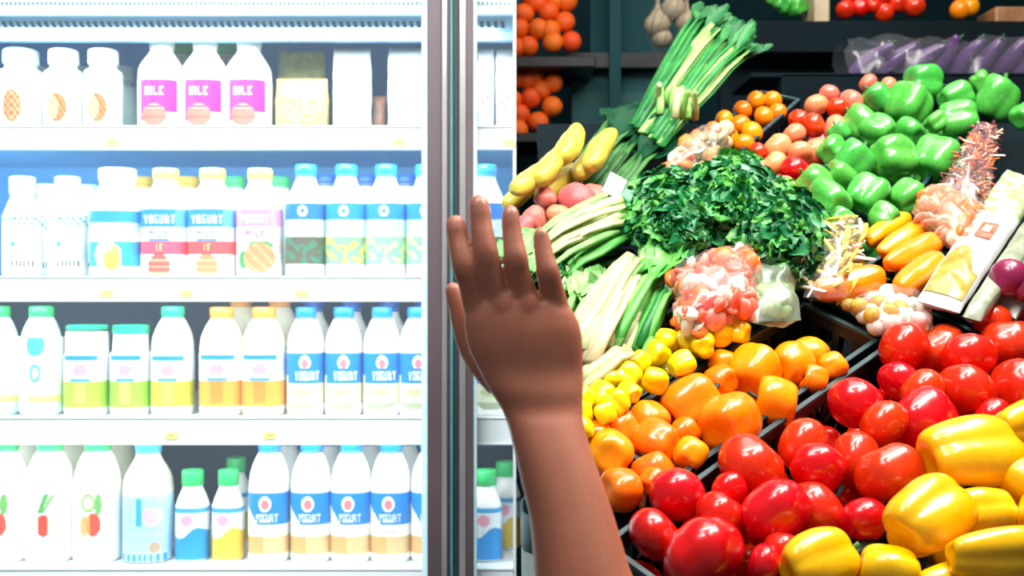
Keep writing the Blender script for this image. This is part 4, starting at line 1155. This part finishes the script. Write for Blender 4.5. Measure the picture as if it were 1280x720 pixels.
# upper tier behind the slope: dark risers, wrapped eggplants, top shelf with tomatoes
tier(.62, 2.0, 2.62, 2.66, 1.5, at(0, 92, 2.62).z, 'riser')
tier(.55, 2.0, 2.62, 2.86, at(0, 97, 2.62).z, at(0, 92, 2.62).z+.002, 'tier_shelf')
zsh = at(0, 26, 2.9).z
tier(.55, 2.0, 2.90, 3.25, zsh-.08, zsh, 'tier_shelf')
tier(.55, 2.0, 3.0, 3.04, 1.7, zsh-.08, 'riser')
for i, px in enumerate((1088, 1120, 1152, 1180, 1206, 1232, 1262, 1290)):
    c = at(px, 74, 2.76); put('egg', c, .024, Vector((.55 if i < 3 else .25, -.35, .45)).normalized(), 'wrapped purple eggplant on the upper tier, %s' % (NUMW[i] if i < 7 else 'rightmost'), 'eggplant', 'eggplants on the upper tier', .9)
pe = MB()
rows = []
for i in range(25):
    x = at(1058, 0, 2.70).x+(at(1300, 0, 2.70).x-at(1058, 0, 2.7).x)*i/24; row = []
    for j in range(12):
        a = PI*j/11; p = Vector((x, 2.755-math.cos(a)*.075, at(0, 92, 2.62).z+.006+math.sin(a)*.105))
        row.append(p+Vector((noise.noise(p*30), noise.noise(p*31+Vector((3, 0, 0))), noise.noise(p*29)))*.02)
    rows.append(row)
pe.grid(rows, False); fo = pe.build('plastic_film', film_mat('crinkled_film', '#c8d0e0', .05, .02, .15)); tag(fo, 'crinkled clear film draped over the eggplants', 'film')
TT = [(1057, 12, 11), (1075, 8, 11), (1092, 6, 10), (1105, 16, 11), (1122, 4, 11), (1143, 8, 12), (1100, -2, 10), (1066, -4, 10)]
lt = row_labels([(a, b) for a, b, c in TT], 'red tomato', 'on the top shelf at the back')
for (px, py, r_), l in zip(TT, lt):
    c = at(px, py, 3.0); rr = r_/F*3.0*1.15; c.z = max(c.z, zsh+rr*.85); put('tomato', c, rr, Vector((R(-1, 1), 1, R(-.5, 1))), l, 'tomato', 'tomatoes on the top shelf')
for i, (px, py, r_, key, nm) in enumerate(((978, 4, 13, 'green', 'green bell pepper on the top shelf, left one'), (996, 9, 13, 'green', 'green bell pepper on the top shelf, right one'), (968, -6, 13, 'green', 'green bell pepper on the top shelf, behind the left one'),
                                       (1200, 12, 13, 'ofruit', 'orange fruit on the top shelf, left one'), (1212, 8, 12, 'ofruit', 'orange fruit on the top shelf, right one'))):
    c = at(px, py, 3.0); rr = r_/F*3.0; c.z = max(c.z, zsh+rr*.9); put(key, c, rr, Vector((R(-1, 1), 1, R(-.5, 1))), nm, 'pepper' if key == 'green' else 'fruit', 'produce on the top shelf')
for i, (a, b, mm, l) in enumerate(((1015, 1035, mat('tan_paper', '#c0b090', '#a89878'), 'tan paper packet on the top shelf beside the green peppers'), (1240, 1300, mat('brown_card', '#a87850', '#8a6040'), 'low brown cardboard box at the right end of the top shelf'))):
    p = at(a, 0, 2.95); q = at(b, 0, 2.95)
    bb = MB().box(-(q.x-p.x)/2, (q.x-p.x)/2, 0, .12, 0, .09 if i == 0 else .045).build(('paper_packet', 'cardboard_box')[i], mm, smooth=False, bevel=.006); bb.location = ((p.x+q.x)/2, 2.93, zsh); tag(bb, l, 'packet' if i == 0 else 'box')
# hanging pale bunches (garlic) at top middle
for i, (px, py, r_) in enumerate(((822, 28, 17), (842, 10, 17), (858, 26, 15), (828, 46, 13))):
    c = at(px, py, 3.1); mb = MB(); mb.lathe([(.001, -1), (.5, -.92), (.85, -.6), (1, -.2), (.9, .2), (.6, .6), (.25, .95), (.16, 1.4), (.18, 1.9)], 14)
    g = mb.build('garlic_bulb', mat('garlic_skin', '#a89c84', '#8a7a68', .6, 20)); g.scale = (r_/F*3.1,)*3; g.location = c; tag(g, 'pale garlic bulb in the dark hanging net, %s' % ('left', 'top', 'right', 'lowest')[i], 'garlic', 'garlic bulbs in the net')
net = MB(); c = at(840, 30, 3.1)
for k in range(14):
    a = 2*PI*k/14
    net.tube([c+Vector((.07*math.sin(t)*math.cos(a+t*.6), .07*math.sin(t)*math.sin(a+t*.6), -.09*math.cos(t)-.01+(0 if t < 2.9 else .35))) for t in (.1, .7, 1.3, 1.9, 2.5, 2.95)], .0012, 5)
nn_ = net.build('hanging_net', mat('net_string', '#5a6058')); tag(nn_, 'string net of garlic hanging in the dark background', 'net')

# grey-green bin at the left foot of the stand
bn = tag(empty('waste_bin', (.105, 1.62, 0)), 'pale grey bin with dark green rim between fridge and stand, behind the forearm', 'bin')
zb = at(0, 650, 1.52).z
mb = MB(); rows = []
for (k, z) in ((.85, .0), (.9, .3), (1.0, zb-.05)):
    rows.append([(.092*k*math.cos(a)*(abs(math.cos(a))**4+abs(math.sin(a))**4)**-.25, .10*k*math.sin(a)*(abs(math.cos(a))**4+abs(math.sin(a))**4)**-.25, z) for a in [2*PI*j/32 for j in range(32)]])
mb.grid(rows, True, 0, True, False); mb.build('bin_body', mat('bin_grey', '#a8b4b0', '#9caaa6', .5), bn)
mb = MB(); rows = []
for (k, z) in ((1.0, zb-.05), (1.01, zb-.048), (1.01, zb), (.95, zb), (.94, zb-.045)):
    rows.append([(.092*k*math.cos(a)*(abs(math.cos(a))**4+abs(math.sin(a))**4)**-.25, .10*k*math.sin(a)*(abs(math.cos(a))**4+abs(math.sin(a))**4)**-.25, z) for a in [2*PI*j/32 for j in range(32)]])
mb.grid(rows, True); mb.build('rim', M_rimgreen, bn)

# ================================================================ PERSON: raised right forearm and hand, seen from the back of the hand
M_skin = mat('skin', '#c07860', '#ae664e', .42, 14, sss=.12, bump=.05, bscale=260, detail=6)
YH = .90
def H(px, py, dy=0.0): return at(px, py, YH+dy)
hand = MB()
def spline(pts, k=5):
    out = []; n = len(pts)
    for i in range(n-1):
        p0, p1, p2, p3 = pts[max(i-1, 0)], pts[i], pts[i+1], pts[min(i+2, n-1)]
        for j in range(k):
            t = j/k
            out.append(tuple(.5*((2*b)+(-a+c)*t+(2*a-5*b+4*c-d)*t*t+(-a+3*b-3*c+d)*t**3) for a, b, c, d in zip(p0, p1, p2, p3)))
    out.append(pts[-1]); return out
def ell_loft(secs, seg=28, n=2.3, cap=True):
    """secs: (px_left, px_right, py, dy, thickness m)"""
    rows = []; secs = spline(secs)
    for (a, b, py, dy, th) in secs:
        p = H(a, py, dy); q = H(b, py, dy); c = (p+q)/2; hw = (q-p).length/2; row = []
        for j in range(seg):
            t = 2*PI*j/seg; ca, sa = math.cos(t), math.sin(t); k = (abs(ca)**n+abs(sa)**n)**(-1/n)
            row.append((c.x+hw*k*ca, c.y+th/2*k*sa, c.z))
        rows.append(row)
    hand.grid(rows, True, 0, cap, cap)
# forearm and palm: edges traced from the photo, depth coming nearer towards the elbow
ell_loft([(704, 866, 905, -.09, .082), (694, 850, 840, -.078, .080), (676, 815, 765, -.06, .074), (668, 791, 720, -.05, .068), (665, 778, 680, -.042, .063), (660, 766, 640, -.034, .058), (651, 752, 600, -.026, .053),
          (642, 738, 560, -.018, .047), (634, 730, 530, -.011, .042), (626, 728.5, 510, -.006, .038), (612, 729, 488, -.004, .036), (598, 729, 462, 0, .035), (585, 728.5, 435, 0, .034), (581, 726, 412, 0, .031), (580, 719, 393, .001, .027), (583, 709, 378, .002, .022)])
def chain(pts, seg=18, flat=.9):
    """pts: (px, py, dy, diameter px); finger as a lofted tube with rounded tip"""
    pts = spline(pts); C_ = [H(p[0], p[1], p[2]) for p in pts]; rows = []
    for i, c in enumerate(C_):
        d = (C_[min(i+1, len(C_)-1)]-C_[max(i-1, 0)]).normalized(); sd = d.cross(Vector((0, 1, 0))).normalized(); up = sd.cross(d)
        r = (pts[i][3]+1.9)/2/F*C_[i].y
        rows.append([c+sd*math.cos(t)*r+up*math.sin(t)*r*flat for t in [2*PI*j/seg for j in range(seg)]])
    # round the tip (last point)
    d = (C_[-1]-C_[-2]).normalized(); sd = d.cross(Vector((0, 1, 0))).normalized(); up = sd.cross(d); r = pts[-1][3]/2/F*C_[-1].y
    for k in range(1, 6):
        a = PI/2*k/5.2; rows.append([C_[-1]+d*r*.95*math.sin(a)+(sd*math.cos(t)+up*math.sin(t)*flat)*r*math.cos(a) for t in [2*PI*j/seg for j in range(seg)]])
    hand.grid(rows, True, 0, True, True)
FING = dict(
    index=[(603, 408, .004, 34), (597, 388, .002, 33), (592, 370, .0, 31.5), (587, 352, -.003, 29.5), (581, 335, -.005, 30), (577, 320, -.003, 27.5), (573, 300, .002, 25.5), (571, 288, .004, 25.5), (569.5, 279, .006, 23.5)],
    middle=[(628, 402, .004, 36), (623, 380, .001, 34.5), (618, 360, -.001, 33), (612, 338, -.004, 30.5), (608, 318, -.006, 30.5), (604.5, 300, -.004, 28), (601.5, 280, .0, 26), (600, 265, .002, 25.5), (598.5, 253, .004, 23)],
    ring=[(661, 404, .004, 36), (658, 384, .001, 34.5), (653, 362, -.001, 32), (648, 342, -.004, 29.5), (645, 324, -.006, 30), (642, 306, -.003, 26.5), (640, 290, .0, 24), (638.5, 276, .002, 22.5), (638, 265, .004, 20)],
    little=[(697, 410, .006, 34), (696, 392, .003, 33), (692, 372, .001, 30.5), (688.5, 356, -.002, 28.5), (685, 341, -.004, 28.5), (681.5, 326, -.002, 24.5), (679, 312, .001, 22.5), (677, 300, .003, 20.5), (676, 292, .004, 18)],
    thumb=[(626, 478, .012, 40), (606, 458, .018, 36), (592, 438, .022, 33), (584, 420, .024, 31), (579, 402, .026, 29), (575, 386, .028, 27), (570, 372, .029, 23), (566, 362, .03, 20)])
for k, v in FING.items(): chain(v, flat=.82 if k != 'thumb' else .9)
def blob(px, py, dy, rx, ry, rz):
    c = H(px, py, dy); rows = []
    for i in range(9):
        th = PI*i/8; rows.append([(c.x+rx*math.sin(th)*math.cos(2*PI*j/16), c.y+ry*math.sin(th)*math.sin(2*PI*j/16), c.z+rz*math.cos(th)) for j in range(16)])
    hand.grid(rows, True)
# knuckles, web, wrist bone, ball of the thumb
for (px, py, dy) in ((606, 398, -.001), (630, 389, -.0038), (660, 390, -.0038), (688, 400, -.0015)): blob(px, py, dy, .0125, .0085, .017)
for (px, py) in ((608, 372), (638, 372), (673, 378)): blob(px, py, .003, .007, .007, .009)
for (px, py, dy) in ((581, 336, -.0105), (609, 319, -.0115), (645.5, 325, -.0115), (685, 342, -.009)): blob(px, py, dy+.0022, .0085, .0045, .008)
blob(712, 548, -.013, .013, .012, .018)
# tendons
def tendon(a, b, r=.0028):
    p = H(*a)+Vector((0, .0028, 0)); q = H(*b)+Vector((0, .0018, 0)); pts = [p.lerp(q, t)+Vector((0, -.001*math.sin(PI*t), 0)) for t in (0, .25, .5, .75, 1)]
    hand.tube(pts, [r*.6, r, r, r*1.1, r*.9], 8)
for a, b in (((668, 505, -.0175), (604, 405, -.0115)), ((672, 505, -.0175), (630, 395, -.0125)), ((676, 505, -.0175), (660, 397, -.0125)), ((682, 505, -.017), (690, 406, -.011))): tendon(a, b, .0030)
person = hand.build('person', M_skin)
rm = person.modifiers.new('merge', 'REMESH'); rm.mode = 'VOXEL'; rm.voxel_size = .0012; rm.use_smooth_shade = True
sm = person.modifiers.new('smooth', 'SMOOTH'); sm.factor = .5; sm.iterations = 20
tag(person, 'person raising a bare right forearm and open hand, back of hand facing the camera', 'person')
M_nail = mat('fingernail', '#bd7c68', '#c68874', .3, 30, coat=.3)
for k, dd in dict(index=-.0, middle=0, ring=0, little=0).items():
    f = FING[k]; c = H(f[-1][0], f[-1][1]-1, f[-1][2]); r = (f[-1][3]+1.9)/2/F*c.y; b = H(f[-2][0], f[-2][1], f[-2][2]); d = (c-b).normalized(); sd = d.cross(Vector((0, 1, 0))).normalized()
    mb = MB(); rows = []
    for i in range(9):
        u = i/8; row = []
        for j in range(9):
            v = 2*j/8-1; wv = r*.66*(1-.25*(2*u-1)**4); a = v*.85
            y = -r*(.82*math.cos(a*.9)+.055)*math.sqrt(max(.05, 1-(max(0, u-.35)*.95)**2))+(0.0)
            row.append(c+d*(r*(-1.0+1.35*u-.10*v*v*(1 if u > .5 else -1)))+sd*wv*math.sin(a)/.75+Vector((0, y, 0)))
        rows.append(row)
    mb.grid(rows, False); nl = mb.build('fingernail', M_nail, person)
    so = nl.modifiers.new('t', 'SOLIDIFY'); so.thickness = .0006

# unused prototypes are removed
def drop(o):
    for c_ in KIDS.get(o.name, []): bpy.data.objects.remove(c_)
    bpy.data.objects.remove(o)
for k, e in PROTO.items():
    if not e[1]: drop(e[0])
for k, l in POOL.items():
    for e in l:
        if not e[1]: drop(e[0])
